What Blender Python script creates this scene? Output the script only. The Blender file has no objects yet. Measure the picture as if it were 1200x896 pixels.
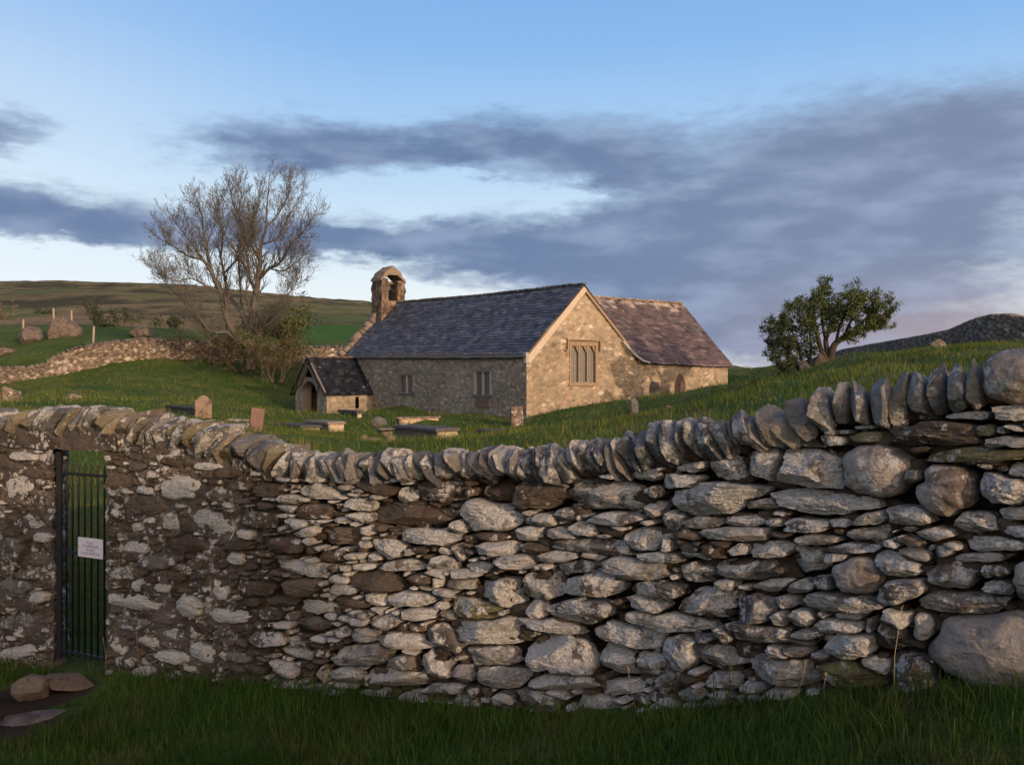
import bpy, math, random
import numpy as np
from mathutils import Vector, noise as mn

# ------------------------------------------------------------------ camera, sky, sun, exposure
F, HZ, EYE = 1082.0, 440.0, 1.6
scn = bpy.context.scene
cam_d = bpy.data.cameras.new('camera'); cam = bpy.data.objects.new('camera', cam_d)
scn.collection.objects.link(cam); scn.camera = cam
cam.location = (0, 0, EYE); cam.rotation_euler = (math.radians(90), 0, 0)
cam_d.sensor_width = 36; cam_d.lens = F / 1200 * 36
cam_d.shift_y = -8 / 1200
cam_d.clip_start = 0.05; cam_d.clip_end = 9000

SUN_AZ = math.atan2(0.62, -0.785)          # clockwise from +Y
SUN_EL = math.radians(10.5)
SUND = Vector((math.sin(SUN_AZ) * math.cos(SUN_EL), math.cos(SUN_AZ) * math.cos(SUN_EL), math.sin(SUN_EL)))
sun_d = bpy.data.lights.new('sun', 'SUN'); sun_d.energy = 3.3; sun_d.angle = math.radians(0.6)
sun_d.color = (1.0, 0.69, 0.45)
sun = bpy.data.objects.new('sun', sun_d); scn.collection.objects.link(sun)
sun.rotation_euler = (-SUND).to_track_quat('-Z', 'Y').to_euler()
sun.location = SUND * 60
scn.view_settings.view_transform = 'Standard'; scn.view_settings.look = 'None'
scn.view_settings.gamma = 1.0; scn.view_settings.exposure = 0.0
scn.view_settings.use_curve_mapping = False


class T:
    """small helper round a node tree"""
    def __init__(s, nt):
        s.nt = nt
    def n(s, typ, ins=None, **at):
        nd = s.nt.nodes.new('ShaderNode' + typ)
        for k, v in at.items():
            setattr(nd, k, v)
        for k, v in (ins or {}).items():
            s.put(nd.inputs[k], v)
        return nd
    def put(s, sock, v):
        if isinstance(v, bpy.types.NodeSocket):
            s.nt.links.new(v, sock)
        else:
            if isinstance(v, (tuple, list)) and sock.type == 'RGBA' and len(v) == 3:
                v = (*v, 1.0)
            sock.default_value = v
    def m(s, op, a, b=None, c=None, clamp=False):
        nd = s.n('Math', operation=op, use_clamp=clamp)
        s.put(nd.inputs[0], a)
        if b is not None: s.put(nd.inputs[1], b)
        if c is not None: s.put(nd.inputs[2], c)
        return nd.outputs[0]
    def mix(s, f, a, b, blend='MIX'):
        nd = s.n('Mix', data_type='RGBA', blend_type=blend)
        s.put(nd.inputs[0], f); s.put(nd.inputs[6], a); s.put(nd.inputs[7], b)
        return nd.outputs[2]
    def sm(s, x, lo, hi):
        nd = s.n('MapRange', interpolation_type='SMOOTHSTEP')
        for i, v in enumerate((x, lo, hi, 0.0, 1.0)): s.put(nd.inputs[i], v)
        return nd.outputs[0]
    def vs(s, vec, sc):
        nd = s.n('VectorMath', operation='MULTIPLY'); s.put(nd.inputs[0], vec); s.put(nd.inputs[1], sc)
        return nd.outputs[0]
    def noise(s, vec, sc, det=4, rough=0.55, dist=0.0):
        nd = s.n('TexNoise', {'Vector': vec, 'Scale': sc, 'Detail': det, 'Roughness': rough, 'Distortion': dist})
        return nd.outputs[0]
    def voro(s, vec, sc, feature='F1', rnd=1.0):
        nd = s.n('TexVoronoi', {'Vector': vec, 'Scale': sc, 'Randomness': rnd}, feature=feature)
        return nd


def build_world():
    w = bpy.data.worlds.new('World'); scn.world = w; w.use_nodes = True
    nt = w.node_tree; nt.nodes.clear(); t = T(nt)
    out = t.n('OutputWorld'); bg = t.n('Background')
    nt.links.new(bg.outputs[0], out.inputs[0])
    STR = 0.12
    bg.inputs[1].default_value = STR
    sky = t.n('TexSky', sky_type='NISHITA', sun_disc=False, sun_elevation=SUN_EL, sun_rotation=SUN_AZ)
    tc = t.n('TexCoord').outputs['Generated']
    sp = t.n('SeparateXYZ', {0: tc})
    x, y, z = sp.outputs
    az = t.m('MULTIPLY', t.m('ARCTAN2', x, y), 57.29578)
    el = t.m('MULTIPLY', t.m('ARCSINE', z), 57.29578)
    # warp of the cloud field
    cv = t.n('CombineXYZ', {0: t.m('MULTIPLY', az, 0.10), 1: t.m('MULTIPLY', el, 0.30), 2: 3.7}).outputs[0]
    w1 = t.noise(cv, 1.6, 5, 0.6)
    w2 = t.noise(t.n('VectorMath', {0: cv, 1: (7.3, 2.1, 5.5)}, operation='ADD').outputs[0], 2.2, 6, 0.62)
    fine = t.noise(t.n('VectorMath', {0: cv, 1: (1.3, 9.1, 0.5)}, operation='ADD').outputs[0], 5.5, 7, 0.62)
    azw = t.m('ADD', az, t.m('MULTIPLY', t.m('SUBTRACT', w1, 0.5), 9.0))
    elw = t.m('ADD', el, t.m('MULTIPLY', t.m('SUBTRACT', w2, 0.5), 3.4))
    def blob(a, e, sa, se, wt):
        p = t.m('POWER', t.m('DIVIDE', t.m('SUBTRACT', azw, a), sa), 2.0)
        q = t.m('POWER', t.m('DIVIDE', t.m('SUBTRACT', elw, e), se), 2.0)
        return t.m('MULTIPLY', t.m('EXPONENT', t.m('MULTIPLY', t.m('ADD', p, q), -1.0)), wt)
    tot = None
    for b in BLOBS:
        v = blob(*b)
        tot = v if tot is None else t.m('ADD', tot, v)
    tot = t.m('ADD', tot, t.m('MULTIPLY', t.m('SUBTRACT', fine, 0.5), 0.54))
    tot = t.m('ADD', tot, t.m('MULTIPLY', t.m('SUBTRACT', w2, 0.5), 0.35))
    dens = t.sm(tot, 0.22, 0.86)
    thin = t.sm(tot, 0.08, 0.45)
    # clear sky: Nishita pulled towards the pale blue of the evening
    g = t.n('ValToRGB', {0: t.m('DIVIDE', el, 60.0, clamp=True)})
    cr = g.color_ramp
    pts = [(0.0, (0.97, 0.98, 0.98)), (0.06, (0.92, 0.96, 0.99)), (0.13, (0.72, 0.87, 0.99)), (0.22, (0.47, 0.69, 0.96)),
           (0.33, (0.265, 0.51, 0.90)), (0.5, (0.17, 0.37, 0.78)), (1.0, (0.08, 0.2, 0.5))]
    while len(cr.elements) < len(pts): cr.elements.new(0.5)
    for e, (p, c) in zip(cr.elements, pts): e.position = p; e.color = (*c, 1)
    k = 1.0 / STR
    grad = t.vs(g.outputs[0], (k, k, k))
    # to the right the sky is a little duller and warmer low down
    rt = t.sm(az, 0.0, 40.0)
    low = t.sm(el, 6.0, 0.0)
    grad = t.mix(t.m('MULTIPLY', rt, low), grad, (0.42 * k, 0.41 * k, 0.50 * k))
    clear = t.mix(0.92, sky.outputs[0], grad)
    clear = t.mix(t.m('MULTIPLY', t.sm(az, -8.0, -34.0), t.sm(el, 30.0, 8.0)), clear, t.mix(0.45, clear, (0.85 * k, 0.93 * k, 1.0 * k)))
    # the sunset half of the sky, behind the camera
    back = t.m('MULTIPLY', t.sm(y, 0.15, -0.75), t.sm(el, 62.0, 4.0))
    clear = t.mix(t.m('MULTIPLY', back, 0.9), clear, (0.95 * k, 0.86 * k, 0.76 * k))
    dt = t.n('VectorMath', {0: tc, 1: tuple(SUND)}, operation='DOT_PRODUCT').outputs['Value']
    glow = t.m('POWER', t.sm(dt, 0.45, 1.0), 3.0)
    clear = t.mix(t.m('MULTIPLY', glow, 0.9), clear, (5.5 * k, 3.7 * k, 2.3 * k))
    # cloud colour: slate blue bellies, mauve to the right, rosy at the far right foot
    c1 = t.mix(t.sm(az, -4.0, 26.0), (0.140 * k, 0.212 * k, 0.375 * k), (0.195 * k, 0.250 * k, 0.390 * k))
    pinkm = t.m('MULTIPLY', t.sm(az, 6.0, 27.0), t.sm(el, 7.5, 1.0))
    c2 = t.mix(pinkm, c1, (0.40 * k, 0.33 * k, 0.38 * k))
    soft = t.noise(t.n('VectorMath', {0: cv, 1: (3.3, 5.1, 8.5)}, operation='ADD').outputs[0], 1.9, 4, 0.5)
    c3 = t.mix(t.sm(soft, 0.40, 0.72), c2, t.mix(0.52, c2, (0.38 * k, 0.47 * k, 0.66 * k)))
    edge = t.mix(0.45, clear, c2)
    col = t.mix(t.m('MULTIPLY', thin, 0.75), clear, edge)
    col = t.mix(t.m('MULTIPLY', dens, 0.94), col, c3)
    # below the horizon
    col = t.mix(t.sm(el, 0.0, -3.0), col, (0.06 * k, 0.07 * k, 0.06 * k))
    t.put(bg.inputs[0], col)


BLOBS = [(19, 8.6, 13.5, 5.2, 1.15), (3, 7.2, 13, 2.1, 1.0), (-28, 8.6, 10, 1.55, 1.15), (-14, 13.5, 5.5, 1.6, 0.85),
         (-1, 14.0, 5.0, 1.7, 0.75), (6, 13.2, 4, 2.0, 0.6), (-29.5, 13.2, 3.2, 1.1, 0.7), (26, 13.5, 11, 2.3, 0.75),
         (-8, 8.4, 6, 1.0, 0.6), (-15, 7.9, 7, 1.1, 0.8), (-4.5, 11.2, 3.2, 0.8, -0.6), (-7.5, 13.6, 4, 1.2, 0.5), (3.5, 10.8, 2.6, 0.6, -0.45), (-20, 4.6, 14, 2.3, -1.0),
         (22, 1.6, 12, 2.0, 0.55), (14, 3.8, 9, 2.4, 0.7), (10, 5.0, 6, 2.5, 0.5), (120, 16, 40, 5, 0.5), (-110, 14, 40, 4, 0.6)]
build_world()

# ------------------------------------------------------------------ helpers
rng = random.Random(7)
nrs = np.random.RandomState(11)
COL = scn.collection


def P(px, py, d):
    return Vector(((px - 600) / F * d, d, EYE + (HZ - py) / F * d))


def zat(py, d):
    return EYE + (HZ - py) / F * d


def tag(o, label=None, cat=None, group=None, kind=None):
    for k, v in (('label', label), ('category', cat), ('group', group), ('kind', kind)):
        if v: o[k] = v
    return o


def empty(name, loc, label=None, cat=None, group=None):
    o = bpy.data.objects.new(name, None); COL.objects.link(o); o.location = loc
    o.empty_display_size = 0.2
    return tag(o, label, cat, group)


def mk(name, V, Fs, mat, parent=None, col=None, smooth=True, sharp=None, loc=None):
    """one mesh object from world coordinates; loc: the object's own origin"""
    V = np.asarray(V, dtype=np.float64).reshape(-1, 3)
    off = np.zeros(3)
    if parent is not None:
        q = parent
        while q is not None:
            off += np.array(q.location); q = q.parent
    o_loc = None
    if loc is not None:
        o_loc = np.array(loc) - off; off = np.array(loc, dtype=float)
    V = V - off
    me = bpy.data.meshes.new(name)
    if isinstance(Fs, np.ndarray):
        nf, k = Fs.shape
        me.vertices.add(len(V)); me.vertices.foreach_set('co', V.astype(np.float32).ravel())
        me.loops.add(nf * k); me.loops.foreach_set('vertex_index', Fs.astype(np.int32).ravel())
        me.polygons.add(nf); me.polygons.foreach_set('loop_start', np.arange(0, nf * k, k, dtype=np.int32))
        me.update(calc_edges=True); me.validate()
    else:
        me.from_pydata(V.tolist(), [], [list(f) for f in Fs]); me.update()
    if col is not None:
        a = me.attributes.new('col', 'FLOAT_COLOR', 'POINT')
        c = np.asarray(col, dtype=np.float32).reshape(-1, 4)
        a.data.foreach_set('color', c.ravel())
    if smooth:
        me.polygons.foreach_set('use_smooth', [True] * len(me.polygons))
        if sharp: me.set_sharp_from_angle(angle=math.radians(sharp))
    me.materials.append(mat)
    o = bpy.data.objects.new(name, me); COL.objects.link(o)
    if parent is not None: o.parent = parent
    if o_loc is not None: o.location = o_loc
    return o


class MB:
    """collects pieces into one mesh"""
    def __init__(s): s.V = []; s.F = []; s.C = []; s.k = 0
    def add(s, V, Fs, col=(1, 1, 1, 0)):
        V = np.asarray(V, dtype=float).reshape(-1, 3)
        s.V.append(V); s.F += [[i + s.k for i in f] for f in Fs]
        c = np.asarray(col, dtype=float)
        s.C.append(np.tile(c, (len(V), 1)) if c.ndim == 1 else c); s.k += len(V)
    def build(s, name, mat, parent=None, **kw):
        return mk(name, np.concatenate(s.V), s.F, mat, parent, col=np.concatenate(s.C), **kw)
    def box(s, c, ax, ay, az_, col=(1, 1, 1, 0)):
        c, ax, ay, az_ = map(lambda v: np.array(v, dtype=float), (c, ax, ay, az_))
        V = [c + i * ax + j * ay + k * az_ for i in (-1, 1) for j in (-1, 1) for k in (-1, 1)]
        s.add(V, [(0, 1, 3, 2), (4, 6, 7, 5), (0, 4, 5, 1), (2, 3, 7, 6), (0, 2, 6, 4), (1, 5, 7, 3)], col)
    def tube(s, pts, rad, n=6, col=(1, 1, 1, 0), cap=True):
        pts = [np.array(p, dtype=float) for p in pts]
        if not hasattr(rad, '__len__'): rad = [rad] * len(pts)
        V = []; Fs = []
        u = None
        for i, p in enumerate(pts):
            d = pts[min(i + 1, len(pts) - 1)] - pts[max(i - 1, 0)]
            d /= max(np.linalg.norm(d), 1e-9)
            if u is None:
                a = np.array((0, 0, 1.0)) if abs(d[2]) < 0.9 else np.array((1.0, 0, 0))
                u = np.cross(d, a)
            else:
                u = u - d * np.dot(u, d)
            u /= max(np.linalg.norm(u), 1e-9); v = np.cross(d, u)
            for k in range(n):
                q = 2 * math.pi * k / n
                V.append(p + rad[i] * (math.cos(q) * u + math.sin(q) * v))
        for i in range(len(pts) - 1):
            for k in range(n):
                a, b = i * n + k, i * n + (k + 1) % n
                Fs.append((a, b, b + n, a + n))
        if cap:
            Fs.append(tuple(range(n))[::-1]); Fs.append(tuple(range((len(pts) - 1) * n, len(pts) * n)))
        s.add(V, Fs, col)


def fbm(p, oct=4, lac=2.1, gain=0.5):
    a, s, q = 1.0, 0.0, Vector(p)
    for _ in range(oct):
        s += a * mn.noise(q); q = q * lac + Vector((3.1, 1.7, 5.3)); a *= gain
    return s


def vnoise2(X, Y, seed=0):
    """vectorised smooth value noise, 0..1"""
    xi, yi = np.floor(X).astype(np.int64), np.floor(Y).astype(np.int64)
    xf, yf = X - xi, Y - yi
    def h(a, b):
        n = (a * 374761393 + b * 668265263 + seed * 974634777) & 0x7fffffff
        n = ((n ^ (n >> 13)) * 1274126177) & 0x7fffffff
        return ((n ^ (n >> 16)) & 0xffff) / 65535.0
    u, v = xf * xf * (3 - 2 * xf), yf * yf * (3 - 2 * yf)
    return (h(xi, yi) * (1 - u) + h(xi + 1, yi) * u) * (1 - v) + (h(xi, yi + 1) * (1 - u) + h(xi + 1, yi + 1) * u) * v


def fbm2(X, Y, seed=0, oct=4):
    s = 0; a = 0.5; tot = 0
    for i in range(oct):
        s = s + a * vnoise2(X * 2 ** i, Y * 2 ** i, seed + i); tot += a; a *= 0.5
    return s / tot


_cs = {}
def cube_sphere(n):
    if n in _cs: return _cs[n]
    V = []; Fs = []; idx = {}
    def vid(p):
        k = tuple(int(round(c * 1000)) for c in p)
        if k not in idx: idx[k] = len(V); V.append(p)
        return idx[k]
    for ax in range(3):
        for sg in (-1, 1):
            for i in range(n):
                for j in range(n):
                    q = []
                    for (a, b) in ((i, j), (i + 1, j), (i + 1, j + 1), (i, j + 1)):
                        p = [0, 0, 0]; p[ax] = sg
                        p[(ax + 1) % 3] = -1 + 2 * a / n; p[(ax + 2) % 3] = -1 + 2 * b / n
                        q.append(vid(tuple(p)))
                    Fs.append(tuple(q) if sg > 0 else tuple(q[::-1]))
    V = np.array(V); V = np.tan(V * math.pi / 4.3) / math.tan(math.pi / 4.3)
    V /= np.linalg.norm(V, axis=1)[:, None]
    _cs[n] = (V, Fs); return _cs[n]


def rock(half, seed, n=8, p=4.0, cuts=5, amp=0.05, fr=2.2, cmin=0.6, cmax=0.92, crag=0.0, lay=None, extra=()):
    """faceted stone centred on the origin, half sizes HALF"""
    r = random.Random(seed)
    D, Fs = cube_sphere(n)
    V = D / (np.sum(np.abs(D) ** p, axis=1) ** (1 / p))[:, None]
    for q_ in list(extra) + [None] * cuts:
        nn = np.array([r.gauss(0, 1) for _ in range(3)] if q_ is None else q_[:3]); nn /= np.linalg.norm(nn)
        c = r.uniform(cmin, cmax) if q_ is None else q_[3]
        dd = V @ nn - c
        V = V - np.where(dd > 0, dd, 0)[:, None] * nn * 0.93
    ov = Vector((r.uniform(0, 50), r.uniform(0, 50), r.uniform(0, 50)))
    k = np.array([fbm(Vector(v) * fr + ov, 4) for v in V])
    if crag:
        st_ = Vector((1.0, 1.0, 1.0)) if lay is None else Vector(lay)
        k = k + crag * np.array([abs(mn.noise(Vector((v[0] * st_.x, v[1] * st_.y, v[2] * st_.z)) * fr * 1.7 + ov)) + .5 * abs(mn.noise(Vector((v[0] * st_.x, v[1] * st_.y, v[2] * st_.z)) * fr * 4.3 + ov)) - .4 for v in V])
    V = V * (1 + amp * k)[:, None]
    return V * np.array(half), Fs


def poly_rock(half, seed, n=10, m=13, lo=.70, hi=1.0, amp=.02, planes=None, fr=3.0):
    """angular stone: the convex body cut out by a set of planes, then slightly roughened"""
    r = random.Random(seed)
    D, Fs = cube_sphere(n)
    if planes is None:
        planes = []
        for i in range(m):
            z = 1 - 2 * (i + .5) / m; a = i * 2.399963 + r.gauss(0, .35); s = math.sqrt(1 - z * z)
            nn = np.array((s * math.cos(a) + r.gauss(0, .18), s * math.sin(a) + r.gauss(0, .18), z + r.gauss(0, .18)))
            planes.append((nn / np.linalg.norm(nn), r.uniform(lo, hi)))
    rad = np.full(len(D), 1.6)
    for nn, c in planes:
        k = D @ np.asarray(nn)
        rad = np.where(k > 1e-6, np.minimum(rad, c / np.maximum(k, 1e-6)), rad)
    V = D * rad[:, None]
    ov = Vector((r.uniform(0, 50), r.uniform(0, 50), r.uniform(0, 50)))
    k = np.array([fbm(Vector(v) * fr + ov, 3) + .8 * (abs(mn.noise(Vector(v) * fr * 2.6 + ov)) - .3) for v in V])
    return V * (1 + amp * k)[:, None] * np.array(half), Fs


def rot(axis, a):
    axis = np.array(axis, dtype=float); axis /= np.linalg.norm(axis)
    K = np.array([[0, -axis[2], axis[1]], [axis[2], 0, -axis[0]], [-axis[1], axis[0], 0]])
    return np.eye(3) + math.sin(a) * K + (1 - math.cos(a)) * K @ K
# ------------------------------------------------------------------ materials
def new_mat(name, rough=0.9, spec=0.25):
    m = bpy.data.materials.new(name); m.use_nodes = True
    t = T(m.node_tree)
    b = m.node_tree.nodes['Principled BSDF']
    b.inputs['Roughness'].default_value = rough
    b.inputs['Specular IOR Level'].default_value = spec
    pos = t.n('NewGeometry').outputs['Position']
    return m, t, b, pos


def bump(t, b, h, strength=0.5, dist=0.02):
    nd = t.n('Bump', {'Height': h, 'Strength': strength, 'Distance': dist})
    t.put(b.inputs['Normal'], nd.outputs[0])


def stone_mat(name, sc=1.0, lich=(0.61, 0.60, 0.575), lichen_bias=0.0, bstr=1.0, bdist=0.034, brown=0.7):
    """weathered stone: the per-stone colour is in 'col', its alpha is how much lichen grows on it"""
    m, t, b, pos = new_mat(name, 0.92, 0.2)
    at = t.n('Attribute', attribute_name='col')
    base, al = at.outputs['Color'], at.outputs['Alpha']
    geo = pos
    pos = t.n('VectorMath', {0: geo, 1: t.n('CombineXYZ', {0: t.m('MULTIPLY', al, 13.7), 1: t.m('MULTIPLY', al, 7.1), 2: t.m('MULTIPLY', al, 3.3)}).outputs[0]}, operation='ADD').outputs[0]
    lam = t.vs(pos, (6 * sc, 6 * sc, 34 * sc))
    n1 = t.noise(pos, 9 * sc, 8, 0.65)
    n2 = t.noise(lam, 1.0, 5, 0.6, 0.6)
    n3 = t.noise(pos, 75 * sc, 5, 0.7)
    n4 = t.noise(pos, 26 * sc, 6, 0.7)
    k = t.m('ADD', -0.38, t.m('ADD', t.m('MULTIPLY', n1, 0.75), t.m('ADD', t.m('MULTIPLY', n2, 0.35), t.m('ADD', t.m('MULTIPLY', n4, 0.95), t.m('MULTIPLY', n3, 0.70)))))
    c = t.mix(1.0, base, t.n('CombineColor', {0: k, 1: k, 2: k}).outputs[0], 'MULTIPLY')
    # rusty / peaty stains
    st = t.sm(t.noise(pos, 4.2 * sc, 4, 0.6, 0.4), 0.50, 0.62)
    c = t.mix(t.m('MULTIPLY', st, brown), c, (0.062, 0.043, 0.030))
    # lichen crusts: blotchy rosettes of two sizes and a finer crust
    wv = t.n('VectorMath', {0: pos, 1: t.vs(t.n('TexNoise', {'Vector': pos, 'Scale': 22 * sc, 'Detail': 3}).outputs['Color'], (0.03 / sc,) * 3)}, operation='ADD').outputs[0]
    v1 = t.voro(wv, 15 * sc); v2 = t.voro(wv, 34 * sc)
    r1 = t.m('MULTIPLY', t.sm(v1.outputs['Distance'], 0.46, 0.36), t.sm(v1.outputs['Color'], 0.35, 0.40))
    r2 = t.m('MULTIPLY', t.sm(v2.outputs['Distance'], 0.42, 0.30), t.sm(v2.outputs['Color'], 0.45, 0.50))
    nl = t.noise(pos, 6.5 * sc, 6, 0.62, 0.3)
    gate = t.m('ADD', nl, t.m('MULTIPLY', t.m('SUBTRACT', al, 0.5), 0.42))
    g1 = t.sm(gate, 0.49 - lichen_bias, 0.56 - lichen_bias)
    g2 = t.sm(gate, 0.60 - lichen_bias, 0.64 - lichen_bias)
    lm = t.m('MAXIMUM', t.m('MULTIPLY', t.m('MAXIMUM', r1, t.m('MULTIPLY', r2, 0.8)), g1), t.m('MULTIPLY', g2, 0.85))
    pit = t.sm(n3, 0.36, 0.52)
    lm = t.m('MULTIPLY', lm, t.m('ADD', 0.35, t.m('MULTIPLY', pit, 0.65)))
    lc = t.mix(t.noise(pos, 3.0 * sc, 3), tuple(v * 0.72 for v in lich), tuple(min(1, v * 1.22) for v in lich))
    c = t.mix(lm, c, lc)
    t.put(b.inputs['Base Color'], c)
    hsum = t.m('ADD', t.m('MULTIPLY', n1, 0.9), t.m('ADD', t.m('MULTIPLY', n2, 0.5), t.m('ADD', t.m('MULTIPLY', n3, 0.35), t.m('ADD', t.m('MULTIPLY', n4, 0.7), t.m('MULTIPLY', lm, 0.12)))))
    bump(t, b, hsum, bstr, bdist)
    return m


def col_mat(name, rough=0.9, spec=0.2, nsc=8.0, amt=0.5, bstr=0.3, bdist=0.02, spots=None, spot_sc=3.0, spot_lo=0.62):
    """colour from 'col' broken up by noise; spots: (colour) of lichen flecks"""
    m, t, b, pos = new_mat(name, rough, spec)
    at = t.n('Attribute', attribute_name='col').outputs['Color']
    n1 = t.noise(pos, nsc, 6, 0.65)
    k = t.m('ADD', 1 - amt, t.m('MULTIPLY', n1, 2 * amt))
    c = t.mix(1.0, at, t.n('CombineColor', {0: k, 1: k, 2: k}).outputs[0], 'MULTIPLY')
    if spots:
        s = t.sm(t.noise(pos, spot_sc, 7, 0.7), spot_lo, spot_lo + 0.05)
        c = t.mix(t.m('MULTIPLY', s, 0.85), c, spots)
    t.put(b.inputs['Base Color'], c)
    if bstr: bump(t, b, n1, bstr, bdist)
    return m


def flat_mat(name, col, rough=0.7, metal=0.0, nsc=20.0, amt=0.25, bstr=0.2, bdist=0.005):
    m, t, b, pos = new_mat(name, rough, 0.4)
    n1 = t.noise(pos, nsc, 5, 0.6)
    k = t.m('ADD', 1 - amt, t.m('MULTIPLY', n1, 2 * amt))
    t.put(b.inputs['Base Color'], t.mix(1.0, col, t.n('CombineColor', {0: k, 1: k, 2: k}).outputs[0], 'MULTIPLY'))
    b.inputs['Metallic'].default_value = metal
    if bstr: bump(t, b, n1, bstr, bdist)
    return m


def grass_colour(t, pos):
    """greens over the churchyard: fresh, olive, and tawny dead patches"""
    n1 = t.noise(pos, 0.33, 5, 0.6)
    n2 = t.noise(pos, 1.7, 5, 0.65)
    n3 = t.noise(pos, 9.0, 4, 0.6)
    c = t.mix(t.sm(n1, 0.36, 0.66), (0.040, 0.082, 0.015), (0.078, 0.110, 0.025))
    c = t.mix(t.m('MULTIPLY', t.sm(n2, 0.47, 0.70), 0.75), c, (0.122, 0.104, 0.044))
    c = t.mix(t.m('MULTIPLY', t.sm(n3, 0.48, 0.70), 0.45), c, (0.030, 0.060, 0.011))
    return c


def ground_mat():
    m, t, b, pos = new_mat('turf', 1.0, 0.1)
    c = grass_colour(t, pos)
    at = t.n('Attribute', attribute_name='col')
    mud = at.outputs['Alpha']
    nm = t.noise(pos, 6.0, 6, 0.65)
    mk_ = t.sm(t.m('ADD', mud, t.m('MULTIPLY', t.m('SUBTRACT', nm, 0.5), 0.7)), 0.42, 0.62)
    c = t.mix(mk_, c, t.mix(nm, (0.018, 0.012, 0.008), (0.065, 0.045, 0.032)))
    t.put(b.inputs['Base Color'], c)
    h = t.m('ADD', t.noise(pos, 14.0, 6, 0.7), t.m('MULTIPLY', t.noise(pos, 2.5, 4, 0.6), 2.0))
    bump(t, b, h, 0.9, 0.08)
    return m


def blade_mat(name, near=False):
    m, t, b, pos = new_mat(name, 0.75, 0.12)
    at = t.n('Attribute', attribute_name='col').outputs['Color']
    c = t.mix(1.0, grass_colour(t, pos), at, 'MULTIPLY')
    t.put(b.inputs['Base Color'], c)
    return m


M = {}
M['wall'] = stone_mat('lichened_slate_stone', 1.0)
M['coping'] = stone_mat('coping_slate', 1.0, lich=(0.50, 0.49, 0.45), lichen_bias=-0.01, brown=.3)
M['turf'] = ground_mat()
M['blade_near'] = blade_mat('long_grass')
M['blade_far'] = blade_mat('churchyard_grass')
M['rubble'] = col_mat('church_rubble', nsc=7.0, amt=0.35, bstr=0.6, bdist=0.03)
M['slate'] = col_mat('roof_slate', rough=0.62, spec=0.4, nsc=5.0, amt=0.4, bstr=0.2, bdist=0.01)
M['slate_lich'] = col_mat('lichened_roof_slate', rough=0.75, spec=0.3, nsc=5.0, amt=0.4, bstr=0.2, bdist=0.01, spots=(0.40, 0.37, 0.33), spot_sc=3.4, spot_lo=0.635)
M['porch_slate'] = col_mat('porch_slate', rough=0.95, spec=0.08, nsc=5.0, amt=0.4, bstr=0.2, bdist=0.01, spots=(0.42, 0.42, 0.40), spot_sc=4.2, spot_lo=0.625)
M['farwall'] = col_mat('boundary_wall_stone', nsc=5.0, amt=0.4, bstr=0.5, bdist=0.05)
M['dress'] = flat_mat('dressed_sandstone', (0.25, 0.185, 0.125), 0.9, nsc=6, amt=0.35)
M['lime'] = flat_mat('lime_render', (0.43, 0.36, 0.29), 0.9, nsc=5, amt=0.2)
M['timber'] = flat_mat('weathered_oak', (0.15, 0.13, 0.11), 0.85, nsc=9, amt=0.4)
M['shutter'] = flat_mat('grey_shutter', (0.085, 0.085, 0.092), 0.6, nsc=5, amt=0.3)
M['frame'] = flat_mat('pale_frame_stone', (0.30, 0.28, 0.26), 0.85, nsc=8, amt=0.25)
M['dark'] = flat_mat('dark_oak_door', (0.035, 0.026, 0.02), 0.8, nsc=7, amt=0.4)
M['glass'] = None
M['lead'] = flat_mat('lead_flashing', (0.33, 0.33, 0.35), 0.55, nsc=6, amt=0.2)
M['iron'] = flat_mat('black_iron', (0.006, 0.006, 0.006), 0.55, nsc=60, amt=0.4, bdist=0.001)
M['bronze'] = flat_mat('bell_bronze', (0.06, 0.06, 0.045), 0.5, metal=0.6)
M['sign'] = flat_mat('sign_plate', (0.60, 0.58, 0.64), 0.5, nsc=40, amt=0.12, bstr=0)
M['ink'] = flat_mat('sign_ink', (0.20, 0.17, 0.25), 0.6, nsc=40, amt=0.2, bstr=0)
M['bark'] = col_mat('bark', nsc=6.0, amt=0.5, bstr=0.6, bdist=0.02)
M['leaf'] = col_mat('leaf', rough=0.6, spec=0.3, nsc=3.0, amt=0.25, bstr=0)
M['grave'] = stone_mat('grave_slate', 1.0, lich=(0.50, 0.46, 0.40), lichen_bias=-0.08, bstr=0.4)
M['tombwall'] = col_mat('tomb_masonry', nsc=12.0, amt=0.5, bstr=0.6, bdist=0.02)
M['post'] = flat_mat('fence_timber', (0.30, 0.25, 0.20), 0.9, nsc=8, amt=0.3)
M['straw'] = flat_mat('dry_stalk', (0.34, 0.27, 0.16), 0.8, nsc=20, amt=0.2, bstr=0)


def glass_mat():
    m, t, b, pos = new_mat('leaded_glass', 0.35, 0.5)
    n = t.noise(pos, 9.0, 4, 0.6)
    t.put(b.inputs['Base Color'], t.mix(n, (0.18, 0.178, 0.175), (0.30, 0.29, 0.27)))
    bump(t, b, n, 0.3, 0.02)
    return m
M['glass'] = glass_mat()


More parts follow.
